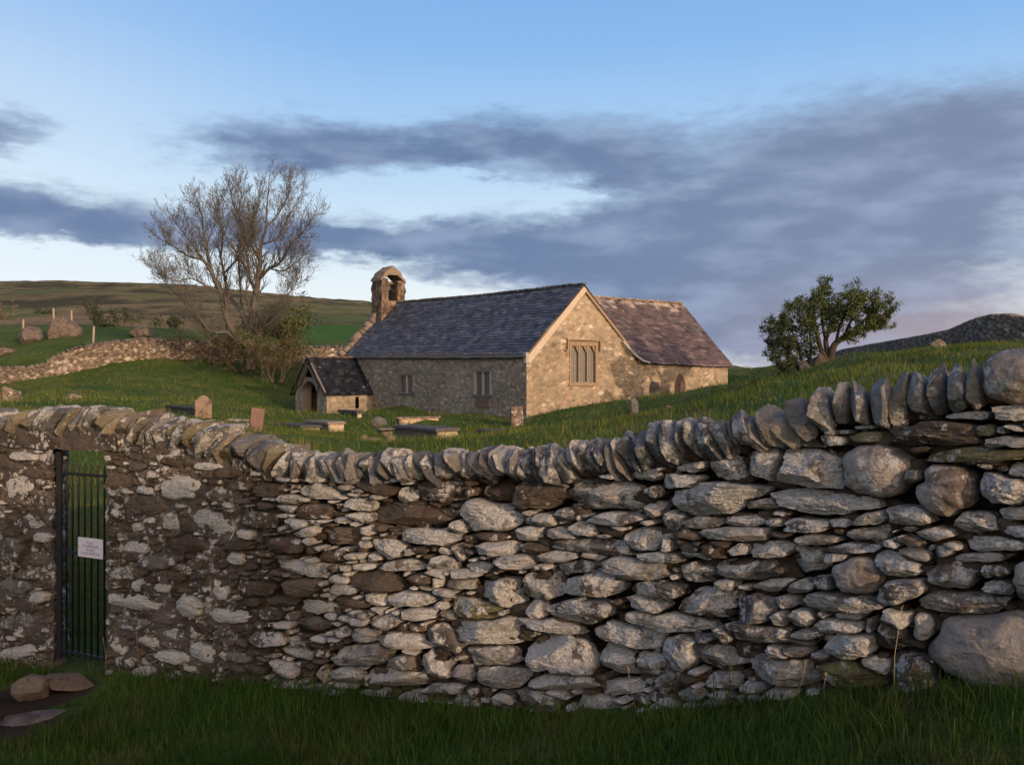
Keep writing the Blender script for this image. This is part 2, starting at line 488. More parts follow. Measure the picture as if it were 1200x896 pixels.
def hill_mat():
    m, t, b, pos = new_mat('moorland', 1.0, 0.05)
    at = t.n('Attribute', attribute_name='col')
    field = at.outputs['Alpha']
    p2 = t.vs(pos, (1, 0.45, 1.0))
    n1 = t.noise(p2, 0.014, 6, 0.6)
    n2 = t.noise(p2, 0.05, 6, 0.65)
    n3 = t.noise(pos, 0.35, 6, 0.7)
    c = t.mix(t.sm(n1, 0.40, 0.62), (0.150, 0.136, 0.062), (0.230, 0.170, 0.100))
    c = t.mix(t.m('MULTIPLY', t.sm(n2, 0.47, 0.56), 0.9), c, (0.048, 0.047, 0.030))
    c = t.mix(t.m('MULTIPLY', t.sm(t.noise(p2, 0.03, 4, 0.6), 0.53, 0.60), 0.85), c, (0.092, 0.125, 0.044))
    c = t.mix(t.m('MULTIPLY', t.sm(n3, 0.5, 0.7), 0.5), c, (0.075, 0.068, 0.036))
    # scattered pale boulders
    c = t.mix(t.m('MULTIPLY', t.sm(t.noise(pos, 0.55, 3, 0.8), 0.74, 0.78), 0.6), c, (0.34, 0.31, 0.26))
    c = t.mix(field, c, t.mix(n2, (0.040, 0.105, 0.020), (0.055, 0.125, 0.028)))
    t.put(b.inputs['Base Color'], c)
    bump(t, b, t.m('ADD', n3, t.m('MULTIPLY', n2, 3.0)), 0.8, 2.0)
    return m
M['hill'] = hill_mat()

# ------------------------------------------------------------------ terrain
WPLAN = [(-7.6, 8.9), (-5.4, 7.75), (-3.9, 7.03), (-2.0, 6.05), (0, 5.0), (1.0, 4.15), (1.85, 3.3), (2.75, 2.35), (3.6, 1.45)]
CP = [  # X, d, z
    (3.6, 1.2, 1.0), (2.75, 2.3, 0.74), (1.83, 3.3, .47), (1.55, 3.55, .36), (1.0, 4.0, .13), (.6, 4.35, -.05), (0, 4.95, -.22), (-1.2, 5.6, -.34),
    (-2.0, 6.0, -.40), (-2.9, 6.45, -.50), (-3.9, 6.95, -.62), (-7.6, 8.9, -1.0), (-3.2, 5.9, -.56), (-3.2, 5.2, -.55),
    (0, 0, 0), (0, -3, .2), (0, 2.5, -.08), (2.5, 0, .62), (-3, 2, -.55), (-6, 4, -1.0), (4, -3, 1.1), (-4, -4, -.3),
    (8, -4, 1.5), (13, -6, 2.0), (18, -9, 2.4), (11, 1.5, 1.9), (22, 0, 2.5), (5, 4, 1.35), (-15, 0, -1.5), (-15, -15, -1), (10, -20, 2.0), (35, -20, 4.2),
    # inside the yard
    (-2.7, 7.3, -.46), (-3.5, 7.9, -.5), (-7, 9.8, -.7), (.4, 5.9, .0), (2.4, 4.3, .55), (3.8, 2.6, 1.0), (3.2, 8, 1.05), (6, 9, 1.4),
    (8, 15, 1.75), (0, 9, .05), (-4, 12, -.05)]
CPX = [  # px, py, d
    (100, 600, 10), (100, 528, 15), (60, 492, 24), (150, 474, 32), (230, 486, 28), (300, 507, 24), (0, 471, 46), (60, 465, 50),
    (82, 451, 52), (130, 438, 53), (180, 431, 56), (250, 432, 58), (300, 447, 57), (340, 474, 51), (300, 478, 40), (362, 491, 46.3), (346, 489, 49),
    (400, 489, 46.5), (437, 481, 47.6), (520, 483, 44), (480, 478, 45), (617, 488, 37.8), (570, 489, 38), (560, 506, 30), (500, 519, 22), (400, 521, 24), (420, 502, 36),
    (650, 508, 20), (700, 493, 28), (660, 482, 37), (745, 474, 41.5), (800, 468, 43.3), (853, 463, 45.5), (760, 490, 22), (850, 475, 25), (900, 462, 25),
    (890, 455, 45), (900, 447, 34), (950, 443, 33), (1000, 419, 29), (1031, 413, 28), (1072, 417, 28), (1107, 419, 28), (1145, 411, 28), (1170, 406, 28),(930,441,44),(985,432,40),(1040,428,38),(1090,428,36),
    (1200, 402, 28), (1300, 388, 28), (1200, 418, 37), (1000, 437, 20), (1100, 429, 19), (987, 421, 60), (1060, 412, 50), (1120, 406, 44),
    (880, 440, 78), (905, 436, 75), (30, 406, 61), (100, 397, 62), (0, 412, 61), (-150, 422, 59), (-150, 482, 46), (0, 466, 50), (-60, 478, 47), (30, 466, 48), (100, 450, 49), (200, 400, 66), (360, 418, 66), (420, 420, 66), (380, 480, 52),
    (352, 509, 31), (384, 507, 33), (511, 521, 27), (599, 520, 26), (446, 511, 30), (467, 498, 36), (515, 498, 36), (432, 525, 25), (226, 489, 29), (418, 490, 41), (606, 500, 35), (745, 492, 29)]
CPA = [(0, 62, .3), (8, 66, 1.4), (14, 52, 1.2), (30, 9, 3.0), (50, 10, 3.2), (40, 38, 3.0), (60, 45, 3.4), (-40, 30, 0), (-45, 60, 4), (-30, 20, -1),
       (38, 75, 1.5), (-60, 0, -2), (60, -30, 4), (-60, -60, -2), (0, -60, 1), (60, -60, 4)]
pts = [(x, d, z) for x, d, z in CP] + [tuple(P(px, py, d)) for px, py, d in CPX] + CPA
A_ = np.array(pts)


def _tps(r2):
    return np.where(r2 > 1e-12, 0.5 * r2 * np.log(np.maximum(r2, 1e-12)), 0)


_n = len(A_)
_d2 = ((A_[:, None, :2] - A_[None, :, :2]) ** 2).sum(-1)
_K = np.zeros((_n + 3, _n + 3)); _K[:_n, :_n] = _tps(_d2) + np.eye(_n) * 0.04
_K[:_n, _n] = 1; _K[:_n, _n + 1:] = A_[:, :2]; _K[_n, :_n] = 1; _K[_n + 1:, :_n] = A_[:, :2].T
_w = np.linalg.solve(_K, np.concatenate([A_[:, 2], np.zeros(3)]))


def sstep(a, b, x):
    t_ = np.clip((x - a) / (b - a), 0, 1); return t_ * t_ * (3 - 2 * t_)


CORR = []


def gz(X, Y, bumps=True):
    X = np.asarray(X, dtype=float); Y = np.asarray(Y, dtype=float)
    sh = X.shape; x, y = X.ravel(), Y.ravel()
    z = np.empty(len(x))
    for i in range(0, len(x), 20000):
        xx, yy = x[i:i + 20000], y[i:i + 20000]
        r2 = (xx[:, None] - A_[None, :, 0]) ** 2 + (yy[:, None] - A_[None, :, 1]) ** 2
        z[i:i + 20000] = _tps(r2) @ _w[:_n] + _w[_n] + _w[_n + 1] * xx + _w[_n + 2] * yy
    R = np.hypot(x, y)
    qq = x * .785 + y * .62; aa = x * .62 - y * .785
    z = z + 2.3 / (1 + np.exp(-(2.72 - qq) / .12)) * np.exp(-((aa - 9) / 3.2) ** 2) * sstep(-14, -6, qq)      # unseen bank behind the camera, added to shade left wall and foreground grass
    if bumps:
        a = 0.20 * sstep(7, 20, R)
        z = z + a * (fbm2(x * .45 + 50, y * .45 + 50, 3, 3) - .5) * 2 + (.05 + .22 * sstep(14, 24, R)) * (fbm2(x * 1.1 + 9, y * 1.1 + 9, 5, 3) - .5)
    for cx_, cy_, dz_ in CORR:
        z = z + dz_ * np.exp(-((x - cx_) ** 2 + (y - cy_) ** 2) / .95 ** 2)
    far = -4.0 - R * 0.004
    w = sstep(78, 120, R)
    z = z * (1 - w) + far * w
    return z.reshape(sh)


def gz1(x, y, b=True):
    return float(gz(np.array([x]), np.array([y]), b)[0])


# the graves stand on level turf: settle the ground round each of them
_c = []
for _px, _py, _d in ((352, 508.5, 31), (384, 506.5, 33), (418, 490, 41), (226, 488.5, 29), (432, 524, 25), (446, 510.5, 30), (511, 519.5, 27), (535, 518.5, 27.6), (599, 519, 26), (625, 518, 26.5), (238, 489.5, 28), (298, 508, 22), (606, 500, 35), (467, 498, 36)):
    _q = P(_px, _py, _d); _c.append((_q.x, _q.y, _q.z - gz1(_q.x, _q.y)))
for _it in range(3):
    CORR[:] = _c
    _c = [(a, b_, dz + .7 * (P(px_, py_, d_).z - gz1(a, b_))) for (a, b_, dz), (px_, py_, d_) in zip(_c, ((352, 508.5, 31), (384, 506.5, 33), (418, 490, 41), (226, 488.5, 29), (432, 524, 25), (446, 510.5, 30), (511, 519.5, 27), (535, 518.5, 27.6), (599, 519, 26), (625, 518, 26.5), (238, 489.5, 28), (298, 508, 22), (606, 500, 35), (467, 498, 36)))]
CORR[:] = _c


def build_ground():
    az = np.radians(np.concatenate([np.arange(-180, -42, 3), np.arange(-42, 42, 0.35), np.arange(42, 180, 3)]))
    rad = np.concatenate([np.linspace(.2, 2.2, 8), np.geomspace(2.3, 90, 230), np.geomspace(95, 4000, 26)])
    A2, R2 = np.meshgrid(az, rad)
    X, Y = R2 * np.sin(A2), R2 * np.cos(A2)
    Z = gz(X, Y)
    nr, na = X.shape
    V = np.stack([X, Y, Z], -1).reshape(-1, 3)
    i = np.arange(nr - 1)[:, None] * na; j = np.arange(na)[None, :]
    jn = (j + 1) % na
    Fq = np.stack([i + j, i + jn, i + na + jn, i + na + j], -1).reshape(-1, 4)
    # bare trodden earth at the gate
    col = np.zeros((len(V), 4)); col[:, :3] = 1
    col[:, 3] = mud(V[:, 0], V[:, 1])
    o = mk('ground', V, Fq, M['turf'], col=col)
    tag(o, kind='structure')


def mud(x, y):
    a = np.exp(-(((x + 3.25) / .50) ** 2 + ((y - 6.15) / .42) ** 2))
    b = np.exp(-(((x + 3.30) / .62) ** 2 + ((y - 5.55) / .40) ** 2))
    return np.clip(1.25 * np.maximum(a, b), 0, 1)


def build_hill():
    sp = [-1400, -900, -600, -200, 0, 60, 100, 200, 270, 340, 380, 430, 520, 600, 700, 800, 850, 890, 950, 1100, 1500, 2200]
    sy = [380, 345, 322, 326, 330, 330, 331, 333, 339, 346, 350, 353, 372, 392, 412, 424, 428, 433, 437, 437, 437, 438]
    px = np.linspace(-1400, 2200, 620)
    ysk = np.interp(px, sp, sy)
    zb = np.interp(px, [-1400, 0, 250, 420, 600, 850, 2200], [3, 3.4, 3.0, 1.2, -1.0, -2.0, -2.0])
    tt = np.concatenate([np.linspace(0, 1, 150), 1 + np.linspace(.02, 1.5, 12)])
    d0, d1 = 72.0, 760.0
    V = np.zeros((len(tt), len(px), 3)); C = np.ones((len(tt), len(px), 4)); C[..., 3] = 0
    zs = EYE + (HZ - ysk) / F * d1
    for i, t_ in enumerate(tt):
        q = t_ ** 1.7 if t_ <= 1 else t_
        d = d0 + (d1 - d0) * q
        X = (px - 600) / F * d
        e = min(t_, 1) ** 1.7
        z = zb + (zs - zb) * e ** 0.93
        amp = 0.012 * d * math.sin(math.pi * min(t_, 1)) if t_ < 1 else 0
        z = z + amp * (fbm2(X * .012 + 40, np.full_like(X, d * .012 + 7), 21, 4) - .5) * 1.4 + .0026 * d * (fbm2(X * .12 + 9, np.full_like(X, d * .05), 33, 3) - .5)
        if t_ > 1: z = z - (t_ - 1) * 40
        V[i, :, 0] = X; V[i, :, 1] = d; V[i, :, 2] = z
        yy = HZ - (z - EYE) * F / d
        C[i, :, 3] = sstep(350, 356, px) * sstep(428, 420, px) * sstep(379.5, 381.5, yy + .6 * np.sin(px * .05)) * sstep(424, 420, yy)
    nr, na = V.shape[:2]
    i = np.arange(nr - 1)[:, None] * na; j = np.arange(na - 1)[None, :]
    Fq = np.stack([i + j, i + j + 1, i + na + j + 1, i + na + j], -1).reshape(-1, 4)
    o = mk('hill', V.reshape(-1, 3), Fq, M['hill'], col=C.reshape(-1, 4))
    tag(o, kind='structure')


build_ground()
build_hill()
# ------------------------------------------------------------------ the church
CH = Vector((.6, 38, 0)); AX = Vector((-.611, .792, 0)); GX = Vector((.792, .611, 0)); UZ = Vector((0, 0, 1))


def C(a, g, z):
    return CH + AX * a + GX * g + UZ * z


def cell_rand(p, k=0):
    v = math.sin(p[0] * 127.1 + p[1] * 311.7 + p[2] * 74.7 + k * 57.3) * 43758.5453
    return v - math.floor(v)


WARM = [((.31, .245, .175), 4), ((.25, .20, .145), 3), ((.37, .305, .225), 2), ((.21, .175, .135), 2), ((.17, .15, .13), 1.5), ((.52, .46, .38), .9), ((.33, .23, .135), 1)]
GREY = [((.25, .22, .18), 4), ((.20, .18, .15), 3), ((.30, .27, .22), 2.5), ((.15, .14, .12), 2), ((.36, .32, .26), 1.2), ((.23, .18, .13), 1.5)]


def pick(pal, r):
    tot = sum(w for _, w in pal); r *= tot
    for c, w in pal:
        r -= w
        if r <= 0: return c
    return pal[-1][0]


def wall_panel(name, o0, U, N, length, zb, top, pal, parent, openings=(), step=.05, cw=.27, chh=.145, seed=0, mortar=(.33, .28, .21), disp=.03, thick=None):
    """rubble masonry panel: every stone has its own colour and stands a little proud of the mortar"""
    nu = max(2, int(length / step)); us = np.linspace(0, length, nu + 1)
    hmax = max(top(u) - zb(u) for u in us); nv = max(2, int(hmax / step))
    V = []; CC = []
    for iu, u in enumerate(us):
        b, tp = zb(u), top(u)
        for k in range(nv + 1):
            z = b + (tp - b) * k / nv
            q = Vector((u / cw + .35 * mn.noise(Vector((u * 2, z * 2, seed))), z / chh + .4 * mn.noise(Vector((u * 1.5, z * 1.5, seed + 9))), seed * 3.3))
            dist, pt = mn.voronoi(q)
            e = dist[1] - dist[0]
            e = min(1, max(0, (e - .04) / .16))
            hr = cell_rand(pt[0], 1); hr2 = cell_rand(pt[0], 2)
            c = np.array(pick(pal, hr)) * (.8 + .36 * hr2); c = c * .72 + np.array(pal[0][0]) * .28
            m_ = np.array(mortar) * (.8 + .4 * fbm(Vector((u * 3, z * 3, seed + 2)), 2))
            c = m_ * (1 - e) + c * e
            st = .5 + .5 * mn.noise(Vector((u * .5, z * .6, seed + 5)))
            c = c * (.78 + .36 * st)
            edge = min(u, length - u, .1) / .1
            V.append(o0 + U * u + UZ * z + N * ((disp * (e - .5) * (0.4 + 1.2 * hr) + .02 * mn.noise(Vector((u * 1.2, z * 1.2, seed)))) * edge))
            CC.append((*c, 0))
    Fs = []
    for i in range(nu):
        for k in range(nv):
            a = i * (nv + 1) + k
            uc = (us[i] + us[i + 1]) / 2; b, tp = zb(uc), top(uc); zc = b + (tp - b) * (k + .5) / nv
            if any(f(uc, zc) for f in openings): continue
            Fs.append((a, a + nv + 1, a + nv + 2, a + 1))
    return mk(name, V, Fs, M['rubble'], parent, col=CC)


def slate_roof(name, e0, e1, r0, r1, rows, width, pal, mat, parent, seed=0, sag=.06, lich_top=0, wav=.02):
    """courses of overlapping slates between eave e0-e1 and ridge r0-r1"""
    r = random.Random(seed); b = MB()
    e0, e1, r0, r1 = map(Vector, (e0, e1, r0, r1))
    nrm = ((e1 - e0).cross(r0 - e0)).normalized()
    if nrm.z < 0: nrm = -nrm
    def S(u, v):
        p = (e0 * (1 - u) + e1 * u) * (1 - v) + (r0 * (1 - u) + r1 * u) * v
        s = -sag * math.sin(math.pi * u) * math.sin(math.pi * min(1, max(0, v * .75 + .2))) * 1.0
        s += wav * fbm(Vector((u * 7, v * 4, seed * 1.7)), 3)
        return p + nrm * s
    for j in range(rows):
        v0, v1 = j / rows, min(1.0, (j + 1.35) / rows)
        L = ((e1 - e0) * (1 - v0) + (r1 - r0) * v0).length
        wd = width * (1.25 - .5 * v0)
        x = -r.random() * wd
        rowc = r.uniform(.85, 1.12)
        while x < L:
            w = wd * r.uniform(.65, 1.35)
            u0, u1 = max(0, x / L), min(1, (x + w - .008) / L)
            x += w
            if u1 - u0 < .1 * wd / L: continue
            lift = r.uniform(.016, .034); vj = r.uniform(-.006, .006)
            q0, q1 = S(u0, v0 + vj) + nrm * lift, S(u1, v0 + vj + r.uniform(-.003, .003)) + nrm * (lift + r.uniform(-.004, .006))
            t0, t1 = S(u0, v1) + nrm * .003, S(u1, v1) + nrm * .003
            th = nrm * .016
            c = np.array(pick(pal, r.random())) * rowc * r.uniform(.62, 1.42)
            if lich_top and r.random() < lich_top * sstep(.80, 1.0, np.array(v0 + .08 * mn.noise(Vector((u0 * 30, 0, 1)))))*1.0: c = c * .4 + np.array((.34, .29, .235)) * r.uniform(.4, 1)
            b.add([q0, q1, t1, t0, q0 - th, q1 - th, t1 - th, t0 - th], [(0, 1, 2, 3), (4, 5, 1, 0), (1, 5, 6, 2), (4, 0, 3, 7)], (*c, 0))
    k = nrm * .03
    n = 14
    V = []; Fs = []
    for i in range(n + 1):
        for j in range(n + 1): V.append(S(i / n, j / n) - k)
    for i in range(n):
        for j in range(n): Fs.append((i * (n + 1) + j, (i + 1) * (n + 1) + j, (i + 1) * (n + 1) + j + 1, i * (n + 1) + j + 1))
    b.add(V, Fs, (.03, .03, .032, 0))
    return b.build(name, mat, parent, smooth=False), S


BLUE = [((.058, .063, .078), 4), ((.044, .048, .062), 3), ((.078, .084, .098), 2), ((.068, .065, .072), 1.5)]
PURPLE = [((.098, .072, .072), 4), ((.080, .060, .062), 3), ((.120, .092, .086), 2), ((.090, .080, .078), 1.5)]
DARKS = [((.017, .020, .027), 4), ((.013, .015, .021), 3), ((.026, .028, .034), 2)]


def arch_fn(uc, half, zs, zt):
    """predicate: inside an opening with a round head, springing zs, crown zt"""
    def f(u, z):
        if abs(u - uc) > half: return False
        if z < zs: return True
        return ((u - uc) / half) ** 2 + ((z - zs) / (zt - zs)) ** 2 < 1
    return f


def rough_beam(name, p0, p1, w, h, up, mat, parent, seed, col=(.25, .21, .17, .5), seg=26, amp=.06, stones=False):
    """irregular stone coping along a line"""
    p0, p1 = Vector(p0), Vector(p1); d = (p1 - p0); L = d.length; d.normalize()
    up = (up - d * up.dot(d)).normalized(); side = d.cross(up)
    b = MB(); r = random.Random(seed)
    x = 0; i = 0
    while x < L:
        l = r.uniform(.22, .5)
        V, Fs = rock((l * .55, w * .5 * r.uniform(.9, 1.1), h * r.uniform(.75, 1.25)), seed * 97 + i, n=4, p=6, cuts=2, amp=amp)
        c = p0 + d * (x + l / 2)
        W = [c + d * v[0] + side * v[1] + up * v[2] for v in V]
        k = r.uniform(.7, 1.3)
        b.add(W, Fs, (col[0] * k, col[1] * k, col[2] * k, col[3])); x += l * .95; i += 1
    return b.build(name, mat, parent)


def build_church():
    root = empty('stone_church', C(6, 3, 0), 'old stone church with dark slate roofs, small bellcote and gabled porch', 'church')
    NLn, gap, NW = 16.2, 3.1, 6.3
    rz = lambda a: 5.55 + .013 * a                     # ridge
    ez = lambda a: 2.44 + .015 * a                     # near eave
    # -- walls
    zb_side = lambda u: gz1(*(C(u, 0, 0).xy)) - .25
    zb_gab = lambda u: gz1(*(C(0, u, 0).xy)) - .25
    w_side = [(8.9, 10.1, .72, 1.66), (2.45, 3.72, .74, 1.80)]
    ops = [lambda u, z, w=w: w[0] + .05 < u < w[1] - .05 and w[2] + .04 < z < w[3] - .04 for w in w_side]
    wall_panel('nave_wall', C(0, 0, 0), AX, -GX, NLn, zb_side, lambda u: ez(u) + .12, GREY, root, ops, seed=1, mortar=(.22, .19, .15))
    gtop = lambda u: (2.50 + (5.50 - 2.50) * u / gap) if u < gap else (5.50 + (2.35 - 5.50) * (u - gap) / (NW - gap))
    ew = (2.36, 3.90, 1.26, 2.92)
    wall_panel('gable_wall', C(0, 0, 0), GX, -AX, NW, zb_gab, gtop, WARM, root,
               [lambda u, z: ew[0] + .05 < u < ew[1] - .05 and ew[2] + .05 < z < ew[3] - .05], seed=2, disp=.035)
    wall_panel('chapel_wall', C(0, NW, 0), GX, -AX, 12.75 - NW, lambda u: gz1(*(C(0, NW + u, 0).xy)) - .25,
               lambda u: 2.30 - .028 * u, WARM, root, (), seed=3, chh=.12)
    # plain hidden sides (far gables, north wall)
    b = MB()
    cw_ = (.25, .21, .16, 0)
    b.add([C(0, 12.75, -1), C(6.36, 12.75, -1), C(6.36, 12.75, 2.1), C(3.18, 12.75, 5.4), C(0, 12.75, 2.1)], [(0, 1, 2, 3, 4)], cw_)
    b.add([C(6.36, NW, -1), C(6.36, 12.75, -1), C(6.36, 12.75, 2.1), C(6.36, NW, 2.1)], [(0, 1, 2, 3)], cw_)
    b.add([C(NLn, 0, -1), C(NLn, NW, -1), C(NLn, NW, 2.6), C(NLn, 2.9, 5.7), C(NLn, 0, 2.6)], [(0, 1, 2, 3, 4)], cw_)
    b.add([C(6.4, NW, -1), C(NLn, NW, -1), C(NLn, NW, 2.6), C(6.4, NW, 2.6)], [(0, 1, 2, 3)], cw_)
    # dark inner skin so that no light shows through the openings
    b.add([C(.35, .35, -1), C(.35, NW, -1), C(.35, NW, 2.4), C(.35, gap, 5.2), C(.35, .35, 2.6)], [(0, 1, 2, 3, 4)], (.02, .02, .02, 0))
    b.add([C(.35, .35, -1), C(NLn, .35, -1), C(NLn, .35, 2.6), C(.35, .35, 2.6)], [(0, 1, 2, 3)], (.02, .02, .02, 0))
    b.build('rear_wall', M['rubble'], root, smooth=False)
    # -- roofs
    nr, S1 = slate_roof('nave_roof', C(-.10, -.22, ez(0) - .22 + .12), C(NLn - .1, -.22, ez(NLn) - .10), C(-.10, gap, rz(0)), C(NLn - .2, 2.95, rz(NLn)), 23, .36, BLUE, M['slate'], root, seed=5, sag=.10, wav=.03)
    slate_roof('nave_rear_roof', C(NLn - .2, NW + .2, 2.5), C(-.10, NW + .32, 2.20), C(NLn - .2, 2.95, rz(NLn)), C(-.10, gap, rz(0)), 22, .36, BLUE, M['slate'], root, seed=6, sag=.05)
    crz = 5.42
    slate_roof('chapel_roof', C(-.20, NW + .20, 2.20), C(-.20, 12.95, 2.04), C(3.18, 3.5, crz), C(3.18, 12.95, crz), 24, .34, PURPLE, M['slate_lich'], root, seed=8, sag=.10, lich_top=1.0, wav=.035)
    slate_roof('chapel_rear_roof', C(6.5, 12.95, 2.1), C(6.5, NW, 2.1), C(3.18, 12.95, crz), C(3.18, 3.5, crz), 24, .34, PURPLE, M['slate_lich'], root, seed=9)
    rt = rough_beam('ridge_tiles', C(-.1, gap, rz(0) + .02), C(7.6, gap - .07, rz(7.6) - .07), .26, .055, UZ, M['rubble'], nr, 3, col=(.10, .095, .095, 0), amp=.04)
    rough_beam('ridge_tiles', C(7.6, gap - .07, rz(7.6) - .07), C(15.0, gap - .14, rz(15) + .0), .26, .055, UZ, M['rubble'], nr, 4, col=(.15, .13, .115, 0), amp=.04)
    rough_beam('ridge_tiles', C(3.18, 3.6, crz - .02), C(3.18, 12.9, crz - .02), .30, .06, UZ, M['rubble'], root, 5, col=(.22, .185, .15, 0), amp=.05)
    # eaves shadow board and verges
    b = MB(); 
    b.box((C(NLn / 2, -.10, (ez(0) + ez(NLn)) / 2 - .06)), AX * (NLn / 2) + UZ * .11, GX * .09, UZ * .05, (.03, .03, .03, 0)); b.build('eaves_board', M['timber'], root, smooth=False)
    b = MB(); b.box(C(-.02, 9.6, 2.13), GX * 3.2 - UZ * .085, AX * .10, UZ * .035); b.build('eaves_board', M['timber'], root, smooth=False)
    for i in range(12):
        pass
    # pale rendered verge on the left rake, thin stone edge on the right rake
    b = MB()
    e = Vector(C(-.07, -.12, 2.30)); tpx = Vector(C(-.07, gap, rz(0) - .10)); dn = (tpx - e).normalized(); perp = dn.cross(AX).normalized()
    if perp.z > 0: perp = -perp
    for (p0, p1, wd) in ((e, tpx, .30),):
        V = []
        for s in (0, 1):
            off = AX * (-.035 if s == 0 else .07)
            V += [p0 + off, p1 + off, p1 + off + perp * (wd * .75), p0 + off + perp * wd]
        b.add(V, [(0, 1, 2, 3), (7, 6, 5, 4), (0, 4, 5, 1), (2, 6, 7, 3), (0, 3, 7, 4), (1, 5, 6, 2)])
    b.build('gable_verge', M['lime'], root, smooth=False)
    b = MB()
    p0, p1 = C(-.07, NW + .25, 2.34), C(-.07, gap, rz(0) - .10)
    dn = (p1 - p0).normalized(); perp = AX.cross(dn).normalized()
    if perp.z > 0: perp = -perp
    V = []
    for s in (0, 1):
        off = AX * (-.03 if s == 0 else .06)
        V += [p0 + off, p1 + off, p1 + off + perp * .12, p0 + off + perp * .10]
    b.add(V, [(0, 1, 2, 3), (7, 6, 5, 4), (0, 4, 5, 1), (2, 6, 7, 3), (0, 3, 7, 4), (1, 5, 6, 2)])
    b.build('gable_verge', M['dress'], root, smooth=False)
    b = MB()
    ps = [C(-.16, 5.35, 3.12), C(-.18, 6.0, 2.58), C(-.20, 6.55, 2.28), C(-.20, 7.0, 2.19)]
    for a_, c_ in zip(ps, ps[1:]):
        d_ = (c_ - a_); n_ = Vector((0, 0, 1)) - d_.normalized() * d_.normalized().z
        b.box((a_ + c_) / 2, d_ / 2, AX * .06, n_.normalized() * .035)
    b.build('lead_valley_flashing', M['lead'], root, smooth=False)
    b = MB(); b.box(C(-.03, -.06, 2.33), GX * .07, AX * .09, UZ * .22); b.build('kneeler_stone', M['frame'], root, smooth=False)

    # -- east window
    g0, g1, z0, z1 = ew; gc = (g0 + g1) / 2
    lg = empty('east_window', C(0, gc, z0)); lg.parent = root; lg.location = Vector(C(0, gc, z0)) - root.location
    def wbox(name, ga, gb, za, zb2, da, db, mat):
        bb = MB(); bb.box(C((da + db) / 2, (ga + gb) / 2, (za + zb2) / 2), GX * ((gb - ga) / 2), AX * ((db - da) / 2), UZ * ((zb2 - za) / 2))
        return bb.build(name, mat, lg, smooth=False)
    wbox('jamb', g0 - .03, g0 + .07, z0, z1 - .02, -.035, .20, M['dress']); wbox('jamb', g1 - .07, g1 + .05, z0, z1 - .02, -.035, .20, M['dress'])
    wbox('sill', g0 - .08, g1 + .08, z0 - .10, z0 + .03, -.07, .2, M['dress'])
    wbox('lintel', g0 - .03, g1 + .05, z1 - .02, z1 + .16, -.04, .15, M['dress'])
    hood = MB()
    for (ga, gb, za, zb2) in ((g0 - .22, g1 + .18, z1 + .19, z1 + .26), (g0 - .22, g0 - .14, z1 - .22, z1 + .19), (g1 + .11, g1 + .18, z1 - .26, z1 + .19), (g0 - .32, g0 - .14, z1 - .28, z1 - .22)):
        hood.box(C(-.06, (ga + gb) / 2, (za + zb2) / 2), GX * ((gb - ga) / 2), AX * .075, UZ * ((zb2 - za) / 2))
    hood.build('hood_mould', M['dress'], lg, smooth=False)
    lw = (g1 - g0 - .14 - .12) / 3; x = g0 + .07
    for i in range(3):
        # tracery head with a pointed arch
        n = 12; V = []; Fs = []
        for k in range(n + 1):
            q = abs(k / n * 2 - 1)
            zz = z1 - .05 - .30 * (q ** 1.9) - (.0)
            for dd in (.03, .12):
                V += [C(dd, x + lw * k / n, zz), C(dd, x + lw * k / n, z1)]
        for k in range(n):
            a_ = k * 4; Fs += [(a_, a_ + 4, a_ + 5, a_ + 1), (a_, a_ + 2, a_ + 6, a_ + 4)]
        bb = MB(); bb.add(V, Fs); bb.build('tracery_head', M['dress'], lg, smooth=False)
        gl = wbox('glass', x, x + lw, z0 + .02, z1 - .01, .14, .15, M['glass'])
        bb = MB()
        for k in range(1, 5): bb.box(C(.132, x + lw * k / 5, (z0 + z1) / 2), GX * .006, AX * .008, UZ * (z1 - z0) * .49)
        for k in range(1, 17): bb.box(C(.130, x + lw / 2, z0 + (z1 - z0) * k / 17), GX * lw * .5, AX * .007, UZ * .005)
        bb.build('lead_lattice', M['iron'] if False else M['shutter'], lg, smooth=False)
        x += lw
        if i < 2:
            wbox('mullion', x, x + .06, z0 + .02, z1 - .03, -.005, .16, M['dress']); x += .06
    # -- two side windows
    for wi, w in enumerate(w_side):
        e_ = empty('side_window', (0, 0, 0)); e_.parent = root; e_.location = Vector(C((w[0] + w[1]) / 2, 0, w[2])) - root.location
        def sbox(name, a0, a1, za, zb2, da, db, mat):
            bb = MB(); bb.box(C((a0 + a1) / 2, (da + db) / 2, (za + zb2) / 2), AX * ((a1 - a0) / 2), GX * ((db - da) / 2), UZ * ((zb2 - za) / 2))
            return bb.build(name, mat, e_, smooth=False)
        a0, a1, za, zb2 = w
        fw = .09 if wi else .05
        fm = M['frame'] if wi else M['timber']
        sbox('jamb', a0 - .02, a0 + fw, za, zb2, -.03, .16, fm); sbox('jamb', a1 - fw, a1 + .02, za, zb2, -.03, .16, fm)
        sbox('sill', a0 - .1, a1 + .1, za - .07, za + .02, -.06, .16, M['shutter'])
        sbox('lintel', a0 - .1, a1 + .1, zb2 - .03, zb2 + .09, -.03, .16, M['timber'])
        am = (a0 + a1) / 2
        sbox('mullion', am - .045, am + .045, za, zb2, -.01, .14, fm if wi else M['frame'])
        sbox('shutter', a0 + fw, am - .045, za + .02, zb2 - .03, .08, .11, M['shutter']); sbox('shutter', am + .045, a1 - fw, za + .02, zb2 - .03, .08, .11, M['shutter'])
        if wi:
            bb = MB(); bb.box(C(am, -.022, .44), AX * .52, GX * .03, UZ * .24, (.13, .095, .07, 0)); bb.build('blocked_panel', M['rubble'], e_, smooth=False)
    # -- bellcote
    bc = MB()
